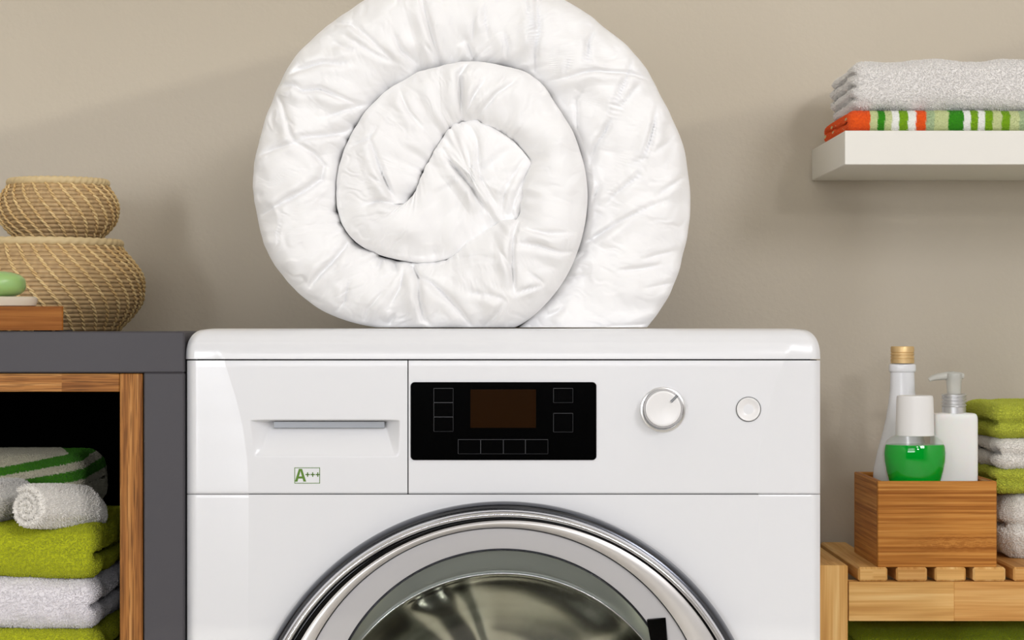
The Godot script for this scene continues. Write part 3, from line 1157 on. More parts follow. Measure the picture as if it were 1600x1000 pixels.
	var rows := [
		[1012, 516, 806, 516, -6, 30], [1048, 465, 868, 452, -6, 34], [1072, 400, 903, 387, -5, 36], [1084, 320, 918, 311, -4, 38], [1075, 230, 905, 230, -3, 38],
		[1048, 165, 872, 165, -2, 38], [1010, 95, 828, 115, 0, 40], [950, 35, 785, 98, 0, 42], [880, -12, 740, 95, 0, 42], [800, -40, 715, 96, 0, 42],
		[700, -44, 682, 103, 0, 44], [600, -26, 645, 113, -2, 42], [512, 25, 598, 140, -4, 40], [452, 85, 566, 172, -4, 38], [413, 165, 540, 215, -3, 36],
		[393, 240, 524, 262, -1, 36], [390, 300, 520, 310, 0, 36], [402, 365, 531, 347, 2, 36], [425, 415, 551, 374, 2, 36], [460, 455, 580, 392, 2, 34],
		[505, 488, 612, 403, 2, 32], [570, 509, 650, 407, 3, 32], [650, 516, 690, 405, 6, 32], [740, 516, 714, 391, 13, 32], [808, 510, 744, 365, 19, 34],
		[866, 460, 780, 345, 23, 34], [903, 393, 809, 337, 24, 34], [919, 310, 813, 298, 23, 34], [906, 230, 825, 252, 20, 32], [872, 164, 806, 226, 16, 30],
		[829, 114, 779, 206, 13, 28], [742, 93, 750, 192, 10, 28], [680, 101, 718, 191, 6, 28], [641, 113, 700, 203, 3, 28], [590, 147, 682, 228, 0, 28],
		[549, 199, 664, 256, 0, 28], [525, 262, 652, 288, 0, 30], [522, 310, 636, 314, 2, 30], [531, 347, 628, 317, 5, 30], [553, 376, 634, 315, 7, 28],
		[583, 394, 641, 306, 8, 28], [622, 405, 648, 296, 7, 26], [664, 410, 654, 280, 5, 24], [709, 400, 664, 256, 3, 22], [743, 375, 678, 230, 2, 20], [776, 353, 692, 207, 2, 18],
		[803, 347, 711, 190, 3, 17], [818, 320, 738, 185, 3, 16], [824, 297, 766, 195, 2, 15], [831, 274, 790, 208, 1, 14], [836, 256, 810, 226, 0, 12]]
	var d0 := 2.022
	var floor_y := 0.851
	var to := func(x: float, y: float, z: float) -> Vector3:
		var p := P(x, y, d0)
		return Vector3(p.x, maxf(p.y, floor_y), p.z + z * 0.001)
	var disp := func(x: float, y: float) -> float:
		return height_at(x, y)
	var g := Geo.new()
	strip(g, rows, 56, 70, {"to": to, "disp": disp, "back": 520.0, "open0": 1.0, "swell": 0.3, "jitter": 5.0})
	var t := thing("rolled_duvet", "thick white quilted duvet rolled into a spiral on the washing machine", "duvet", Vector3(-0.03, 0.851, -0.3))
	put("duvet_roll", g, M.cloth, t)

# ---------------------------------------------------------------- cabinet on the left
func slab(g: Geo, x0: float, y0: float, x1: float, y1: float, d0: float, d1: float, ch := 0.001, grain := 0, off := Vector2.ZERO) -> void:
	# a board whose front (at depth d0) covers these frame pixels, reaching back to depth d1
	var a := P(x0, y0, d0)
	var b := P(x1, y1, d0)
	g.box(Vector3((a.x + b.x) * 0.5, (a.y + b.y) * 0.5, EYE.z - (d0 + d1) * 0.5), Vector3(b.x - a.x, a.y - b.y, d1 - d0), ch, grain, off)

func cabinet() -> void:
	var t := thing("storage_cabinet", "charcoal grey open storage cabinet lined with an oak frame, left of the washing machine", "cabinet", Vector3(-0.6, 0, -0.25))
	var xr := 287.5
	var xl := -620.0
	var bot := 515 + 0.8488 * 1650.0
	var g := Geo.new()
	slab(g, xl, 518, xr, 582.5, 2.0, 2.70, 0.0012)
	put("top_panel", g, M.grey_paint, t)
	g = Geo.new()
	slab(g, 224.5, 582.5, xr, bot - 2, 2.0, 2.70, 0.0012)
	put("side_panel", g, M.grey_paint, t)
	g = Geo.new()
	slab(g, xl, 582.5, xl + 63, bot - 2, 2.0, 2.70, 0.0012)
	put("side_panel", g, M.grey_paint, t)
	g = Geo.new()
	slab(g, xl + 63, bot - 120, 224.5, bot - 50, 2.0, 2.70, 0.0012)
	put("bottom_panel", g, M.grey_paint, t)
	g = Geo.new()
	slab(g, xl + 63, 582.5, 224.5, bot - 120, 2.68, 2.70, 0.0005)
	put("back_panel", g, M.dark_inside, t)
	g = Geo.new()
	slab(g, xl + 66, 583.8, 186.7, 612.0, 2.003, 2.02, 0.0008, 0, Vector2(0.03, 0.05))
	put("frame_rail", g, M.oak, t)
	g = Geo.new()
	slab(g, 187.2, 583.8, 222.8, bot - 122, 2.002, 2.02, 0.0008, 1, Vector2(0.11, 0.17))
	put("frame_post", g, M.oak, t)
	g = Geo.new()
	slab(g, xl + 66, 612.2, xl + 101, bot - 122, 2.002, 2.02, 0.0008, 1, Vector2(0.2, 0.02))
	put("frame_post", g, M.oak, t)
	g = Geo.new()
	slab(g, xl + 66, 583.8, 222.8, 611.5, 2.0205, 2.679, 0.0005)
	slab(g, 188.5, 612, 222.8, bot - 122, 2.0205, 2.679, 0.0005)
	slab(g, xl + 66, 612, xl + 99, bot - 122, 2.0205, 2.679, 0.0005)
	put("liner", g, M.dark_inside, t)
	g = Geo.new()
	slab(g, xl + 101.5, 1252, 186.5, 1280, 2.005, 2.679, 0.0008, 0, Vector2(0.03, 0.05))
	put("shelf", g, M.oak, t)

# ---------------------------------------------------------------- towels
var tuft: ArrayMesh

func make_tuft() -> void:
	# one terry loop: a short bent tapering thread
	var g := Geo.new()
	g.tint = Color.WHITE
	var pts := PackedVector3Array()
	for k in 4:
		var f := k / 3.0
		var r: float = [0.34, 0.36, 0.30, 0.04][k]
		var c := Vector3(0.45 * f * f, f * 1.25 - 0.2, 0.1 * f)
		for i in 4:
			var th := TAU * i / 4.0
			pts.append(c + Vector3(cos(th) * r, 0, sin(th) * r))
	g.grid(pts, 4, 4, true)
	tuft = g.mesh(true)

func pile(src: Geo, parent: Node3D, base: Vector3, per_m2: float, size: float, sd: int, col: Callable) -> void:
	# terry loops standing on the towel's surface, as one part that nobody could count
	if tuft == null:
		make_tuft()
	var r := RandomNumberGenerator.new()
	r.seed = sd
	var xs: Array[Transform3D] = []
	var cs: Array[Color] = []
	for k in range(0, src.ix.size(), 3):
		var a := src.v[src.ix[k]]
		var b := src.v[src.ix[k + 1]]
		var c := src.v[src.ix[k + 2]]
		var cr := (b - a).cross(c - a)
		var area := cr.length() * 0.5
		if area < 1e-12:
			continue
		var nn := (src.n[src.ix[k]] + src.n[src.ix[k + 1]] + src.n[src.ix[k + 2]]).normalized()
		var mid := (a + b + c) / 3.0 + base
		var view := (EYE - mid).normalized()
		if nn.dot(view) < -0.35:
			continue
		var pxx := VX + mid.x / (EYE.z - mid.z) * F
		var pyy := VY - (mid.y - EYE.y) / (EYE.z - mid.z) * F
		if pxx < -900.0 or pxx > 2600.0 or pyy > 1150.0:
			continue
		var want := area * per_m2
		var cnt := int(want) + (1 if r.randf() < want - int(want) else 0)
		for q in cnt:
			var u := r.randf()
			var v := r.randf()
			if u + v > 1.0:
				u = 1.0 - u
				v = 1.0 - v
			var p := a + (b - a) * u + (c - a) * v
			var up := (nn + Vector3(r.randf() - 0.5, r.randf() - 0.5, r.randf() - 0.5) * 1.1).normalized()
			var side := up.cross(Vector3(r.randf() - 0.5, r.randf() - 0.5, r.randf() - 0.5)).normalized()
			var s := size * r.randf_range(0.75, 1.3)
			xs.append(Transform3D(Basis(side * s, up * s, side.cross(up) * s), p))
			var cc: Color = col.call(p + base)
			var j := r.randf_range(0.9, 1.06)
			cs.append(Color(cc.r * j, cc.g * j, cc.b * j))
	var mm := MultiMesh.new()
	mm.transform_format = MultiMesh.TRANSFORM_3D
	mm.use_colors = true
	mm.mesh = tuft
	mm.instance_count = xs.size()
	for k in xs.size():
		mm.set_instance_transform(k, xs[k])
		mm.set_instance_color(k, cs[k])
	var o := MultiMeshInstance3D.new()
	o.name = "terry_pile"
	o.multimesh = mm
	o.material_override = M.terry
	o.set_meta("kind", "stuff")
	parent.add_child(o, true)

func towel(called: String, label: String, group: String, lo: Vector3, hi: Vector3, o: Dictionary) -> Node3D:
	# a folded towel between two corners. folds: heights (0..1) of the grooves; front: how deep they cut at the front
	var base := Vector3((lo.x + hi.x) * 0.5, lo.y, (lo.z + hi.z) * 0.5)
	var t := thing(called, label, "towel", base, group)
	var size := hi - lo
	var n1 := noise(o.get("sd", 1), 14.0, 2)
	var n2 := noise(o.get("sd", 1) + 50, 60.0, 2)
	var col: Callable = o.col
	var folds: Array = o.get("folds", [0.5])
	var front: float = o.get("front", 0.1)
	var gd: float = o.get("groove", 0.006)
	var gw: float = o.get("gw", 0.0035)
	var lump: float = o.get("lump", 0.003)
	var rr: float = minf(o.get("round", 0.42), 0.49) * size.y
	var N: int = o.get("around", 84)
	var rings := []
	var er: float = o.get("end", 0.3) * size.y
	for k in 5:
		rings.append([0.0, size.y * 0.49 * (1.0 - k / 5.0) * (1.0 - er / size.y / 0.5) + er])
	for k in 6:
		var a := PI * 0.5 * k / 6.0
		rings.append([er * (1.0 - cos(a)), er * (1.0 - sin(a))])
	var mids := int(size.x / o.get("step", 0.006))
	var list := rings.duplicate()
	for k in mids + 1:
		list.append([lerpf(er, size.x - er, float(k) / mids), 0.0])
	for k in range(rings.size() - 1, -1, -1):
		list.append([size.x - rings[k][0], rings[k][1]])
	var pts := PackedVector3Array()
	var cc := PackedColorArray()
	var ctr := Vector2(size.z * 0.5, size.y * 0.5)
	for q in list:
		var ins: float = minf(q[1], size.y * 0.492)
		var hz := size.z * 0.5 - ins
		var hy := size.y * 0.5 - ins
		var r := maxf(minf(rr - ins, hy), minf(0.0006, hy))
		var per := 4.0 * (hz - r) + 4.0 * (hy - r) + TAU * r
		for i in N:
			# walk round the rounded rectangle (z forward, y up), starting at the back
			var s := per * i / N
			var p := Vector2.ZERO
			var nn := Vector2.ZERO
			var seglen := [2.0 * (hy - r), PI * 0.5 * r, 2.0 * (hz - r), PI * 0.5 * r, 2.0 * (hy - r), PI * 0.5 * r, 2.0 * (hz - r), PI * 0.5 * r]
			var k := 0
			while k < 7 and s > seglen[k]:
				s -= seglen[k]
				k += 1
			match k:
				0: p = Vector2(-hz, -hy + r + s); nn = Vector2(-1, 0)
				2: p = Vector2(-hz + r + s, hy); nn = Vector2(0, 1)
				4: p = Vector2(hz, hy - r - s); nn = Vector2(1, 0)
				6: p = Vector2(hz - r - s, -hy); nn = Vector2(0, -1)
				_:
					var cn: Vector2 = [Vector2(-hz + r, hy - r), Vector2(hz - r, hy - r), Vector2(hz - r, -hy + r), Vector2(-hz + r, -hy + r)][(k - 1) / 2]
					var a0: float = [PI, PI * 0.5, 0.0, -PI * 0.5][(k - 1) / 2]
					var a := a0 - s / maxf(r, 1e-6)
					nn = Vector2(cos(a), sin(a))
					p = cn + nn * r
			var x: float = q[0]
			var yy := p.y + ctr.y
			var wob := 0.0035 * n1.get_noise_2d(x * 1.2, p.x * 1.2)
			var gr := 0.0
			for fy in folds:
				var dd: float = (yy + wob - fy * size.y) / gw
				gr += exp(-dd * dd)
			var endness: float = clampf(1.0 - minf(x, size.x - x) / maxf(er, 0.001), 0.0, 1.0)
			var at_end: float = clampf(q[1] / maxf(er, 0.001), 0.0, 1.0) * endness
			var cut := gr * gd
			p -= nn * cut * (front if nn.x > 0.3 else 1.0) * absf(nn.x) * (1.0 - at_end)
			var dirx := -1.0 if x < size.x * 0.5 else 1.0
			x -= dirx * cut * 1.3 * at_end
			var w := base + Vector3(x - size.x * 0.5, yy, p.x)
			var b := n1.get_noise_3d(w.x, w.y * 1.5, w.z) * lump + n2.get_noise_3d(w.x, w.y, w.z) * lump * 0.35
			var d3 := Vector3(dirx * at_end, nn.y, nn.x).normalized()
			w += d3 * b
			w.y += o.get("tilt", 0.0) * (x / size.x - 0.5) * (yy / size.y) - o.get("sag", 0.0) * pow(endness, 2.0) * (yy / size.y)
			w.y = maxf(w.y, lo.y + 0.0002)
			if o.get("flat", true):
				w.y = minf(w.y, hi.y)
			pts.append(w)
			cc.append(col.call(w))
	var g := Geo.new()
	g.grid(pts, N, list.size(), true, Vector3.ZERO, PackedVector2Array(), cc)
	var src := Geo.new()
	src.v = g.v.duplicate()
	src.n = g.n
	src.ix = g.ix
	src.shift(base)
	put("cloth_body", g, M.terry, t, true)
	pile(src, t, base, o.get("dense", 700000.0), o.get("loop", 0.00125), o.get("sd", 1), col)
	return t

func plain(c: Color) -> Callable:
	return func(_p): return c

func cabinet_towels() -> void:
	var lime := plain(lin(184, 190, 26))
	var white := plain(lin(240, 236, 238))
	var zf := -0.045
	var zb := -0.30
	var y := func(py: float) -> float: return P(0, py, 2.05).y
	var x := func(pxx: float) -> float: return P(pxx, 0, 2.05).x
	var gname := "folded towels stacked in the grey cabinet"
	towel("folded_towel", "lime green folded towel lowest in the grey cabinet stack, below the white one", gname, Vector3(-0.62, y.call(1062), zb), Vector3(x.call(156), y.call(985.5), zf + 0.002), {"col": lime, "sd": 3, "folds": [0.5], "lump": 0.004})
	towel("folded_towel", "white folded towel between two lime green towels in the grey cabinet", gname, Vector3(-0.62, y.call(985), zb), Vector3(x.call(150), y.call(904.5), zf), {"col": white, "sd": 4, "folds": [0.48], "front": 0.12, "lump": 0.004, "groove": 0.012})
	towel("folded_towel", "lime green folded towel under the white roll in the grey cabinet", gname, Vector3(-0.62, y.call(904), zb), Vector3(x.call(152), y.call(822), zf), {"col": lime, "sd": 5, "folds": [0.42], "front": 0.08, "lump": 0.004, "groove": 0.012})
	# stripes of the towel behind: green bands that run along it, rising a little to the left
	var gr := lin(62, 132, 12)
	var pale := lin(206, 200, 176)
	var stripes := func(p: Vector3) -> Color:
		var d := EYE.z - p.z
		var qx: float = VX + p.x / 2.19 * F
		var qy: float = VY - (p.y - EYE.y) / 2.19 * F
		var v := qy + 0.17 * qx + (d - 2.175) * 70.0
		return gr if absf(v - 763.0) < 8.0 or absf(v - 737.0) < 6.5 else pale
	towel("folded_towel", "green and cream striped folded towel behind the white roll in the grey cabinet", "", Vector3(-0.62, y.call(821), -0.33), Vector3(P(131, 0, 2.19).x, P(0, 711, 2.19).y, -0.175), {"col": stripes, "sd": 6, "folds": [], "lump": 0.003, "round": 0.46, "step": 0.0016, "around": 300})
	# rolled towels lying on the stack, ends to the front
	roll("rolled_towel", "white rolled hand towel on the lime green towel, its coiled end facing out", P(40, 793.5, 2.028), Vector3(0.52, -0.09, -0.85), 0.0, 37.5, 0.10, 21)
	roll("rolled_towel", "white rolled towel cut off by the left edge, left of the other white roll", P(-46, 794, 2.045), Vector3(0.2, 0.0, -1.0), 0.0, 35.0, 0.13, 22)

func roll(called: String, label: String, at: Vector3, axis: Vector3, _turn: float, rpx: float, length: float, sd: int) -> void:
	# a coiled strip of terry: spiral cross-section, swept along the axis
	axis = axis.normalized()
	var R := rpx * 0.000615
	var side := Vector3.UP.cross(-axis).normalized()
	var up := (-axis).cross(side).normalized()
	var base := at - Vector3(0, R, 0)
	var t := thing(called, label, "towel", base, "white rolled towels in the grey cabinet")
	var n1 := noise(sd, 1.0, 2)
	var turns := 3.1
	var rows := []
	var cnt := 60
	var th0 := 0.0048
	for k in cnt + 1:
		var f := float(k) / cnt
		var a := -f * turns * TAU + 2.3
		var ro := R * (1.0 - f * 0.92)
		var ri := maxf(ro - R * 0.92 / turns * 0.94, 0.0006)
		var sq := 1.0 + 0.06 * n1.get_noise_2d(cos(a) * 2.0, f * 6.0 + sin(a) * 2.0)
		rows.append([cos(a) * ro * sq * 1.04, sin(a) * ro * sq, cos(a) * ri * 1.04, sin(a) * ri, 0.0, 4.5 if k > 0 else 4.5])
	var to := func(xx: float, yy: float, z: float) -> Vector3:
		return at + side * xx + up * yy - axis * z * 0.001
	var disp := func(xx: float, yy: float) -> float:
		return 1.6 * n1.get_noise_2d(xx * 300.0, yy * 300.0)
	var g := Geo.new()
	strip(g, rows, 6, 12, {"to": to, "disp": disp, "back": length * 1000.0, "open0": 0.4})
	# soften the far end and swell the middle
	for k in g.v.size():
		var f := (g.v[k] - at).dot(axis) / length
		var off := g.v[k] - at - axis * (g.v[k] - at).dot(axis)
		var sc := 1.0 + 0.05 * sin(PI * clampf(f, 0.0, 1.0)) - 0.35 * pow(clampf((f - 0.75) / 0.25, 0.0, 1.0), 2.5)
		g.v[k] = at + axis * (g.v[k] - at).dot(axis) + off * sc + Vector3(0, -R * (1.0 - sc) * 0.6, 0)
	var cw := lin(238, 234, 226)
	g.c.fill(cw)
	var src := Geo.new()
	src.v = g.v.duplicate()
	src.n = g.n
	src.ix = g.ix
	src.shift(base)
	put("cloth_body", g, M.terry, t, true)
	pile(src, t, base, 420000.0, 0.0013, sd, plain(cw))

# ---------------------------------------------------------------- baskets, tray, soap
func basket(label: String, at: Vector3, prof: Array, height: float, rows: int, around: int, sd: int, rim_r: float) -> void:
	# coiled rods bound with slanting cane; prof: [height 0..1, radius m]
	var t := thing("woven_basket", label, "basket", at, "round woven baskets on the grey cabinet")
	var rad := func(f: float) -> float:
		var q := catmull(prof, clampf(f, 0.0, 1.0) * (prof.size() - 1))
		return q[1]
	var n1 := noise(sd, 1.0, 2)
	var g := Geo.new()
	var seg := 200
	var sub := 7
	var pts := PackedVector3Array()
	var rh := height / rows
	var cc := PackedColorArray()
	var c0 := lin(172, 142, 102)
	var c1 := lin(218, 186, 136)
	for j in rows * sub + 1:
		var f := float(j) / (rows * sub)
		var ph := fposmod(float(j) / sub, 1.0)
		var bump := rh * 0.62 * sqrt(maxf(0.0, 1.0 - pow(2.0 * ph - 1.0, 2.0)))
		for i in seg:
			var th := TAU * i / seg
			var r: float = rad.call(f) - rh * 0.62 + bump + 0.0006 * n1.get_noise_2d(th * 9.0, floor(float(j) / sub) * 7.0)
			pts.append(at + Vector3(cos(th) * r, f * height + 0.0006 * n1.get_noise_2d(th * 3.0, j), sin(th) * r))
			cc.append(c0.lerp(c1, 0.5 + 0.5 * n1.get_noise_2d(th * 14.0, floor(float(j) / sub) * 5.0)))
	g.grid(pts, seg, rows * sub + 1, true, Vector3.ZERO, PackedVector2Array(), cc)
	put("coil_wall", g, M.cane, t, true)
	# base disc
	g = Geo.new()
	g.lathe([[0.0, 0.0005], [rad.call(0.0), 0.0005]], at, 64)
	put("basket_bottom", g, M.straw, t)
	# slanting lashings: over each rod, from its top to its foot, stepping round the basket row by row
	g = Geo.new()
	var r2 := RandomNumberGenerator.new()
	r2.seed = sd
	var d0 := lin(244, 216, 158)
	var d1 := lin(220, 184, 124)
	for j in rows:
		for k in around:
			var th := TAU * (k + j * 0.21 + 0.06 * r2.randf()) / around
			if sin(th) < -0.45:
				continue
			var dth := TAU / around * 0.46
			var path := []
			var rs := []
			for m in 6:
				var u := m / 5.0
				var f := (j + 1.12 - u * 1.24) / rows
				var r: float = rad.call(f) - rh * 0.06 + rh * 0.30 * sin(PI * u)
				var a := th - dth * u
				path.append(at + Vector3(cos(a) * r, clampf(f, 0.01, 1.0) * height, sin(a) * r))
				rs.append(rh * 0.29 * (0.55 + 0.45 * sin(PI * u)))
			g.tint = d1.lerp(d0, r2.randf())
			g.tube(path, rs, 5)
	put("lashing", g, M.cane, t, true).set_meta("kind", "stuff")
	# twisted rope rim
	g = Geo.new()
	g.tint = lin(222, 198, 150)
	pts = PackedVector3Array()
	var rc: float = rad.call(1.0) - 0.002
	var tw := 46.0
	for i in 360:
		var th := TAU * i / 360.0
		for k in 18:
			var ph := TAU * k / 18.0
			var rr := rim_r * (0.80 + 0.22 * absf(cos(ph + th * tw * 0.5 * 1.0)))
			pts.append(at + Vector3(cos(th) * (rc + cos(ph) * rr), height + rim_r * 0.55 + sin(ph) * rr, sin(th) * (rc + cos(ph) * rr)))
	for k in 18:
		pts.append(pts[k])
	g.grid(pts, 18, 361, true)
	put("rope_rim", g, M.cane, t, true)

func baskets() -> void:
	M.cane = mat(Color.WHITE, 0.6)
	M.cane.vertex_color_use_as_albedo = true
	var d := 2.5
	var s := d / F
	var y0 := P(0, 517.6, d).y
	var yl := P(0, 384.5, d).y
	basket("large round woven straw basket on the grey cabinet, below the smaller one", Vector3(P(72, 0, d).x, y0, EYE.z - d), [[0.0, 112 * s], [0.15, 132 * s], [0.35, 147 * s], [0.5, 150.5 * s], [0.65, 148 * s], [0.85, 133 * s], [1.0, 116 * s]], yl - y0, 20, 36, 41, 0.0052)
	var y1 := yl + 0.0052 * 1.6
	var y2 := P(0, 290, d).y
	basket("small round woven straw basket standing on top of the larger basket", Vector3(P(91, 0, d).x, y1, EYE.z - d), [[0.0, 66 * s], [0.15, 79 * s], [0.35, 89 * s], [0.5, 92 * s], [0.65, 91.5 * s], [0.85, 86 * s], [1.0, 76 * s]], y2 - y1, 13, 25, 43, 0.0050)

func tray_board(g: Geo, x0: float, y0: float, x1: float, y1: float, d0: float, d1: float) -> void:
	# a board that narrows to the back, with softened front edges
	var a := P(x0, y0, d0)
	var b := P(x1, y1, d0)
	var k := P(x1 - 6.0, y1, d1)
	var c := 0.0012
	var ring := [Vector2(a.x, a.z), Vector2(b.x - c, a.z), Vector2(b.x, a.z - c), Vector2(k.x, k.z), Vector2(a.x, k.z)]
	for i in ring.size():
		var p: Vector2 = ring[i]
		var q: Vector2 = ring[(i + 1) % ring.size()]
		var u0: float = p.x - p.y + 0.25
		var u1: float = q.x - q.y + 0.25
		g.face([Vector3(p.x, b.y, p.y), Vector3(q.x, b.y, q.y), Vector3(q.x, a.y, q.y), Vector3(p.x, a.y, p.y)], [Vector2(u0, 0.02), Vector2(u1, 0.02), Vector2(u1, 0.02 + a.y - b.y), Vector2(u0, 0.02 + a.y - b.y)])
	var top := []
	var bot := []
	var tt := []
	for p in ring:
		top.append(Vector3(p.x, a.y, p.y))
		bot.push_front(Vector3(p.x, b.y, p.y))
		tt.append(Vector2(p.x, p.y))
	g.face(top, tt)
	g.face(bot, tt)

func tray_and_soap() -> void:
	var d := 2.07
	var t := thing("bamboo_tray", "thick bamboo tray board at the left edge of the grey cabinet top", "tray", Vector3(P(-60, 0, d).x, P(0, 517.9, d).y, -0.15))
	var g := Geo.new()
	tray_board(g, -230, 478.5, 98.5, 516.0, d, d + 0.15)
	put("board", g, M.bamboo_dark, t)
	for q in [[-200, d + 0.02], [60, d + 0.02], [-200, d + 0.12], [60, d + 0.12]]:
		g = Geo.new()
		var a := P(q[0], 516, d)
		g.box(Vector3(a.x, (P(0, 516.0, d).y + P(0, 517.9, d).y) * 0.5, EYE.z - q[1]), Vector3(0.015, P(0, 516.0, d).y - P(0, 517.9, d).y, 0.015), 0.0002)
		put("foot", g, M.rubber, t)
	# soap dish
	var c := P(-40, 478.3, d + 0.05)
	var top := P(0, 478.5, d).y
	t = thing("soap_dish", "flat cream stone soap dish on the bamboo tray", "soap dish", Vector3(c.x, top, EYE.z - d - 0.05))
	g = Geo.new()
	var s := (d + 0.05) / F
	g.lathe([[0.0, 0.0], [92 * s, 0.0], [96 * s, 0.0012], [98.5 * s, 0.006], [98 * s, 0.0088], [95 * s, 0.0102], [88 * s, 0.0100], [60 * s, 0.0085], [0.0, 0.0080]], Vector3(c.x, top, EYE.z - d - 0.05), 96, Vector2(1.0, 0.42))
	put("dish", g, M.stone, t)
	# soap bar
	t = thing("soap_bar", "light green rounded soap bar lying on the cream dish", "soap", Vector3(P(-30, 0, d + 0.05).x, top + 0.009, EYE.z - d - 0.05))
	g = Geo.new()
	var pts := PackedVector3Array()
	var cy := P(0, 444.5, d + 0.05).y
	var ry := cy - (top + 0.0086)
	for j in 33:
		var la := PI * (j / 32.0 - 0.5)
		for i in 64:
			var lo := TAU * i / 64.0
			var e := func(v: float, p: float) -> float: return signf(v) * pow(absf(v), p)
			pts.append(Vector3(P(-30, 0, d + 0.05).x + 69.0 * s * e.call(cos(la), 0.62) * e.call(cos(lo), 0.7), cy + ry * e.call(sin(la), 0.72), EYE.z - d - 0.05 + 0.028 * e.call(cos(la), 0.62) * e.call(sin(lo), 0.8)))
	g.grid(pts, 64, 33, true)
	put("bar", g, M.soap, t)

# ---------------------------------------------------------------- shelf on the right
func shelf_and_towels() -> void:
	var d := 2.457
	var t := thing("floating_shelf", "thick white floating shelf mounted on the back wall", "shelf", Vector3(0.75, P(0, 257, d).y, -0.59))
	var g := Geo.new()
	slab(g, 1320, 204, 2060, 257.3, d, 2.7195, 0.0008)
	put("shelf_board", g, M.white_paint, t)
	var top := P(0, 204, d).y + 0.0003
	var d2 := 2.475
	var X := func(px_: float) -> float: return P(px_, 0, d2).x
	var cols := {"o": lin(236, 92, 14), "g": lin(52, 146, 8), "l": lin(126, 172, 12), "p": lin(206, 214, 158), "w": lin(244, 244, 238), "s": lin(172, 192, 150)}
	var tab := [[1361, "o"], [1372.5, "p"], [1383.7, "g"], [1394.7, "p"], [1406, "w"], [1419.5, "l"], [1432, "w"], [1448, "o"], [1461, "s"], [1483, "p"], [1506.5, "g"], [1517.6, "w"], [1529, "l"], [1540, "w"], [1552, "l"], [1566, "p"], [1579, "l"], [1593.5, "p"], [1606, "s"], [1640, "p"], [1662, "g"], [1690, "w"], [1712, "l"], [1740, "o"], [9999, "p"]]
	var nz := noise(71, 400.0, 1)
	var stripe := func(p: Vector3) -> Color:
		# woven bands at their own places along the towel
		var q: float = 1324.0 + fposmod(VX + p.x / d2 * F - 1324.0, 430.0) + 1.6 * nz.get_noise_2d(p.y, p.z) + 2.0 * sin(p.z * 90.0)
		for e in tab:
			if q < e[0]:
				return cols[e[1]]
		return cols["p"]
	towel("folded_towel", "striped green, white and orange folded towel on the white shelf, under the white one", "", Vector3(X.call(1324), top, -0.66), Vector3(1.0, P(0, 173, d2).y, EYE.z - d2 + 0.006), {"col": stripe, "sd": 61, "folds": [0.5], "front": 0.0, "groove": 0.004, "gw": 0.0016, "lump": 0.0012, "round": 0.44, "end": 0.38, "loop": 0.0008, "dense": 900000.0, "step": 0.0012})
	var t1 := P(0, 172.5, d2).y
	towel("folded_towel", "thick white folded towel on top of the striped towel on the shelf", "", Vector3(X.call(1334), t1, -0.655), Vector3(0.99, P(0, 91, d2).y, EYE.z - d2 + 0.002), {"col": plain(lin(240, 237, 233)), "sd": 62, "folds": [0.25, 0.5, 0.74], "front": 0.0, "groove": 0.007, "gw": 0.0028, "lump": 0.003, "round": 0.36, "end": 0.24, "tilt": 0.006, "loop": 0.0013, "flat": false})

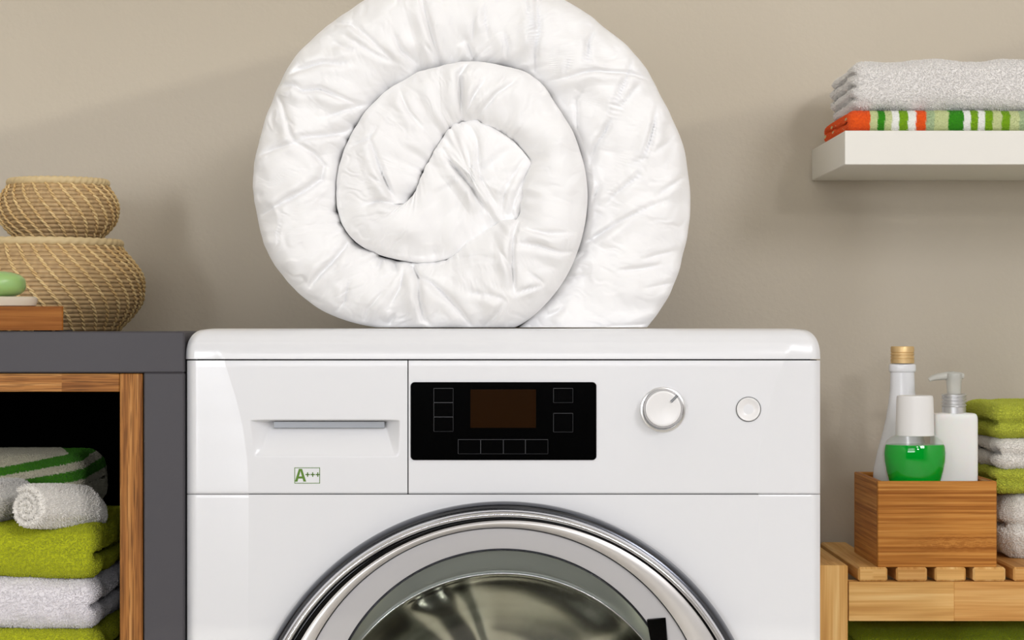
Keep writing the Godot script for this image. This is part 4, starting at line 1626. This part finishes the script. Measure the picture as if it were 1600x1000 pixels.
# ---------------------------------------------------------------- slatted bench
func bench() -> void:
	var d := 2.41
	var t := thing("slatted_bench", "pale wood slatted bench against the wall, right of the washing machine", "bench", Vector3(0.66, 0, -0.56))
	var back := 2.7
	var yt := 885.0
	var g: Geo
	var bot := VY + EYE.y * F / d
	# corner legs
	for q in [[1268, 1325, d, d + 0.042], [2030, 2087, d, d + 0.042], [1268, 1325, back - 0.042, back], [2030, 2087, back - 0.042, back]]:
		g = Geo.new()
		var a := P(q[0], 883.5, d)
		var b := P(q[1], bot, d)
		g.box(Vector3((a.x + b.x) * 0.5, (a.y + b.y) * 0.5, EYE.z - (q[2] + q[3]) * 0.5), Vector3(b.x - a.x, a.y - b.y, q[3] - q[2]), 0.0016, 1, Vector2(0.07 * q[2], 0.031 * q[0]))
		put("leg", g, M.birch, t)
	# end rails under the end boards, front and back aprons
	g = Geo.new()
	slab(g, 1268, 883.5, 1325, 908, d + 0.0425, back - 0.0425, 0.001, 2, Vector2(0.1, 0.3))
	put("end_board", g, M.birch, t)
	g = Geo.new()
	slab(g, 2030, 883.5, 2087, 908, d + 0.0425, back - 0.0425, 0.001, 2, Vector2(0.2, 0.1))
	put("end_board", g, M.birch, t)
	var joints := [1326.3, 1490.8, 1702, 2029.5]
	for k in 3:
		g = Geo.new()
		slab(g, joints[k], 909, joints[k + 1], 970.5, d + 0.001, d + 0.022, 0.0005, 0, Vector2(0.137 * k, 0.11 + 0.043 * k))
		put("front_apron", g, M.birch if k != 1 else M.birch_warm, t)
	g = Geo.new()
	slab(g, 1326.3, 909, 2029.5, 970.5, back - 0.023, back - 0.001, 0.0005, 0, Vector2(0.3, 0.2))
	put("rear_apron", g, M.birch, t)
	# slats
	var k := 0
	var x := 1341.0
	var edges := [[1341, 1387], [1400.5, 1449], [1461, 1509.5], [1520.5, 1571.5], [1583.5, 1633], [1645, 1694], [1706, 1755], [1767, 1816], [1828, 1877], [1889, 1938], [1950, 1999]]
	for e in edges:
		g = Geo.new()
		slab(g, e[0], 886.5, e[1], 908.6, d + 0.0005, back - 0.001, 0.0022, 2, Vector2(0.07 * k, 0.0 + 0.051 * k))
		put("slat", g, M.birch if k % 3 != 1 else M.birch_warm, t)
		k += 1
	# lower rack
	for kk in 6:
		g = Geo.new()
		var xx := lerpf(1345.0, 1980.0, kk / 5.0)
		slab(g, xx - 28, 1082, xx + 28, 1102, d + 0.004, back - 0.006, 0.002, 2, Vector2(0.05 * kk, 0.06 * kk))
		put("slat", g, M.birch, t)
	g = Geo.new()
	slab(g, 1326.3, 1102.3, 2029.5, 1150, d + 0.003, d + 0.022, 0.0005, 0, Vector2(0.4, 0.2))
	put("front_apron", g, M.birch, t)
	g = Geo.new()
	slab(g, 1326.3, 1102.3, 2029.5, 1150, back - 0.023, back - 0.003, 0.0005, 0, Vector2(0.4, 0.2))
	put("rear_apron", g, M.birch, t)

func bench_towels() -> void:
	var lime := plain(lin(190, 196, 66))
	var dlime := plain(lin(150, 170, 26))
	var white := plain(lin(238, 234, 226))
	var d := 2.485
	var Y := func(py: float) -> float: return P(0, py, d).y
	var x0 := P(1571, 0, d).x
	var zf := EYE.z - d
	var gname := "folded towels stacked on the slatted bench"
	var b0 := P(0, 886.5, 2.4105).y + 0.0004
	var o := func(c: Callable, sd: int, fo: Array, gr: float) -> Dictionary:
		return {"col": c, "sd": sd, "folds": fo, "front": 0.7, "groove": gr, "gw": 0.0042, "lump": 0.004, "end": 0.34, "round": 0.4, "loop": 0.0013}
	towel("folded_towel", "thick white folded towel at the foot of the stack behind the wooden box", gname, Vector3(x0 - 0.002, b0, zf - 0.19), Vector3(x0 + 0.26, Y.call(771.5), zf), o.call(white, 81, [0.5], 0.012))
	towel("folded_towel", "lime green folded towel on the lowest white towel of the stack on the bench", gname, Vector3(x0 - 0.012, Y.call(771), zf - 0.185), Vector3(x0 + 0.25, Y.call(733.8), zf - 0.002), o.call(lime, 82, [0.5], 0.007))
	towel("folded_towel", "white folded towel between two lime green towels on the bench, right of the pump bottle", gname, Vector3(x0 - 0.008, Y.call(733.3), zf - 0.18), Vector3(x0 + 0.25, Y.call(685.8), zf), o.call(white, 83, [0.5], 0.010))
	towel("folded_towel", "topmost lime green folded towel of the stack on the slatted bench", gname, Vector3(x0 - 0.012, Y.call(685.3), zf - 0.19), Vector3(x0 + 0.25, Y.call(632), zf + 0.002), o.call(lime, 84, [0.46], 0.010))
	# on the lower rack
	var lr := P(0, 1082, 2.414).y + 0.0004
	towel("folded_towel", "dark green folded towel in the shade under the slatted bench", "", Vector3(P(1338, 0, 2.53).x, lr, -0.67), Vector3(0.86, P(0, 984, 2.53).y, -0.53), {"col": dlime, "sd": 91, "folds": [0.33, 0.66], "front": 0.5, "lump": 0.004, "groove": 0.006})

# ---------------------------------------------------------------- wooden box with bottles
func box_and_bottles() -> void:
	var d := 2.413
	var yb := P(0, 886.3, d).y
	var back := d / 0.937
	var x0 := P(1371.5, 0, d).x
	var x1 := P(1557.5, 0, d).x
	var yt := P(0, 752, d).y
	var th := 0.006
	var zf := EYE.z - d
	var zb := EYE.z - back
	var t := thing("wooden_box", "open bamboo box on the slatted bench, holding three bottles", "box", Vector3((x0 + x1) * 0.5, yb, (zf + zb) * 0.5))
	var g := Geo.new()
	g.box(Vector3((x0 + x1) * 0.5, (yb + yt) * 0.5, zf - th * 0.5), Vector3(x1 - x0, yt - yb, th), 0.0008, 0, Vector2(0.13, 0.06))
	put("front_board", g, M.bamboo, t)
	g = Geo.new()
	g.box(Vector3((x0 + x1) * 0.5, (yb + yt) * 0.5, zb + th * 0.5), Vector3(x1 - x0, yt - yb, th), 0.0008, 0, Vector2(0.03, 0.16))
	put("back_board", g, M.bamboo, t)
	for sx in [x0 + th * 0.5, x1 - th * 0.5]:
		g = Geo.new()
		g.box(Vector3(sx, (yb + yt) * 0.5, (zf + zb) * 0.5), Vector3(th, yt - yb, zf - zb - 2.0 * th - 0.0004), 0.0006, 2, Vector2(0.03, 0.11))
		put("side_board", g, M.bamboo, t)
	g = Geo.new()
	g.box(Vector3((x0 + x1) * 0.5, yb + 0.005, (zf + zb) * 0.5), Vector3(x1 - x0 - 2.0 * th - 0.0004, 0.008, zf - zb - 2.0 * th - 0.0004), 0.0005, 0)
	put("bottom_board", g, M.bamboo, t)
	var fl := yb + 0.0094
	# white bottle with a gold screw cap
	var dw := 2.532
	var s := dw / F
	var c := P(1410, 0, dw)
	var Y := func(py: float) -> float: return P(0, py, dw).y - fl
	var at := Vector3(c.x, fl, c.z)
	t = thing("white_bottle", "tall white long-necked bottle with a gold screw cap in the wooden box", "bottle", at, "")
	g = Geo.new()
	g.lathe([[0.0, 0.0], [40 * s, 0.0], [43 * s, 0.003], [43.5 * s, Y.call(800)], [45.5 * s, Y.call(765)], [46 * s, Y.call(748)], [44.5 * s, Y.call(730)], [39 * s, Y.call(705)], [32 * s, Y.call(680)], [26 * s, Y.call(655)], [21.8 * s, Y.call(630)], [19.6 * s, Y.call(610)], [18.9 * s, Y.call(590)], [18.7 * s, Y.call(582)], [20.6 * s, Y.call(580.5)], [21.2 * s, Y.call(578)], [21.0 * s, Y.call(571)], [20.0 * s, Y.call(569)], [15 * s, Y.call(568.5)], [15 * s, Y.call(560)]], at, 64, Vector2(1.0, 0.72))
	put("bottle_body", g, M.white_plastic, t)
	g = Geo.new()
	g.lathe([[14 * s, Y.call(567.6)], [18.2 * s, Y.call(567.5)], [18.4 * s, Y.call(561)], [17.5 * s, Y.call(560.4)], [17.5 * s, Y.call(559.6)], [18.3 * s, Y.call(559)], [18.3 * s, Y.call(556.3)], [17.2 * s, Y.call(555.8)], [17.2 * s, Y.call(554.8)], [18.3 * s, Y.call(554.2)], [18.3 * s, Y.call(551.8)], [17.2 * s, Y.call(551.3)], [17.2 * s, Y.call(550.4)], [18.3 * s, Y.call(549.8)], [18.1 * s, Y.call(543)], [17.2 * s, Y.call(541.2)], [0.0, Y.call(541)]], at, 64)
	put("screw_cap", g, M.gold, t)
	# small clear bottle of green liquid
	var dg := 2.447
	s = dg / F
	c = P(1429.5, 0, dg)
	var Yg := func(py: float) -> float: return P(0, py, dg).y - fl
	at = Vector3(c.x, fl, c.z)
	t = thing("green_bottle", "small clear bulbous bottle of green liquid with a white cap", "bottle", at, "")
	g = Geo.new()
	var outer := [[0.0, 0.0], [40 * s, 0.0], [43 * s, 0.003], [42 * s, Yg.call(830)], [40.5 * s, Yg.call(790)], [40.5 * s, Yg.call(765)], [42.5 * s, Yg.call(750)], [46.5 * s, Yg.call(735)], [49.2 * s, Yg.call(720)], [50 * s, Yg.call(708)], [48.5 * s, Yg.call(697)], [43.5 * s, Yg.call(688)], [36 * s, Yg.call(682)], [30 * s, Yg.call(679)], [26 * s, Yg.call(677)], [24 * s, Yg.call(672)], [24 * s, Yg.call(650)]]
	var sq := Vector2(1.0, 0.66)
	g.lathe(outer, at, 72, sq)
	put("bottle_body", g, M.clear, t)
	g = Geo.new()
	g.lathe([[0.0, 0.003], [38 * s, 0.003], [39.5 * s, Yg.call(830)], [38.2 * s, Yg.call(790)], [38.2 * s, Yg.call(765)], [40.2 * s, Yg.call(750)], [44.2 * s, Yg.call(735)], [46.9 * s, Yg.call(720)], [47.6 * s, Yg.call(708)], [46.4 * s, Yg.call(698)], [45.2 * s, Yg.call(694.5)], [0.0, Yg.call(694.3)]], at, 72, sq)
	put("liquid", g, M.liquid, t)
	g = Geo.new()
	g.lathe([[26.5 * s, Yg.call(681)], [29.6 * s, Yg.call(680.6)], [30.0 * s, Yg.call(679)], [28.6 * s, Yg.call(622)], [27.6 * s, Yg.call(618.6)], [25.5 * s, Yg.call(617.6)], [0.0, Yg.call(617.4)]], at, 64, Vector2(1.0, 0.8))
	put("bottle_cap", g, M.cap_plastic, t)
	# pump dispenser
	var dp := 2.487
	s = dp / F
	c = P(1490.5, 0, dp)
	var Yp := func(py: float) -> float: return P(0, py, dp).y - fl
	at = Vector3(c.x, fl, c.z)
	t = thing("soap_dispenser", "square white soap dispenser with a silver collar and pump head", "dispenser", at, "")
	g = Geo.new()
	var lay := [[0.30, 0.0], [0.96, 0.0], [1.0, 0.004], [1.0, Yp.call(700)], [1.0, Yp.call(655)], [0.985, Yp.call(650.5)], [0.94, Yp.call(647)], [0.88, Yp.call(645.6)], [0.45, Yp.call(644.5)], [0.45, Yp.call(640)]]
	var pts := PackedVector3Array()
	for q in lay:
		for i in 72:
			var a := TAU * i / 72.0
			var e := 0.32
			pts.append(at + Vector3(34.8 * s * q[0] * signf(cos(a)) * pow(absf(cos(a)), e), q[1], 0.0155 * q[0] * signf(sin(a)) * pow(absf(sin(a)), e)))
	g.grid(pts, 72, lay.size(), true)
	put("bottle_body", g, M.pump_body, t)
	g = Geo.new()
	var col := [[15 * s, Yp.call(647)], [18.6 * s, Yp.call(646.5)], [18.6 * s, Yp.call(636)]]
	for k in 4:
		var y := 635.0 - k * 5.2
		col.append_array([[17.4 * s, Yp.call(y)], [19.4 * s, Yp.call(y - 1.4)], [19.4 * s, Yp.call(y - 2.8)], [17.4 * s, Yp.call(y - 4.2)]])
	col.append_array([[16.5 * s, Yp.call(614.8)], [0.0, Yp.call(614.6)]])
	g.lathe(col, at, 56)
	put("collar", g, M.pump_metal, t)
	g = Geo.new()
	g.lathe([[0.0, Yp.call(616)], [10.5 * s, Yp.call(615.5)], [11 * s, Yp.call(604)], [12.2 * s, Yp.call(592)], [12.5 * s, Yp.call(585)], [11.5 * s, Yp.call(583.2)], [0.0, Yp.call(583)]], at, 40)
	var path := []
	var rad := []
	for q in [[1506, 587.5, 3.2], [1500, 587.2, 4.6], [1490, 586.8, 5.2], [1478, 587.2, 5.0], [1466, 588.6, 4.2], [1457, 590.6, 3.5], [1451.5, 593.6, 2.6]]:
		path.append(P(q[0], q[1], dp))
		rad.append(q[2] * s)
	g.tube(path, rad, 14, 1.25)
	put("pump_head", g, M.pump_head, t)
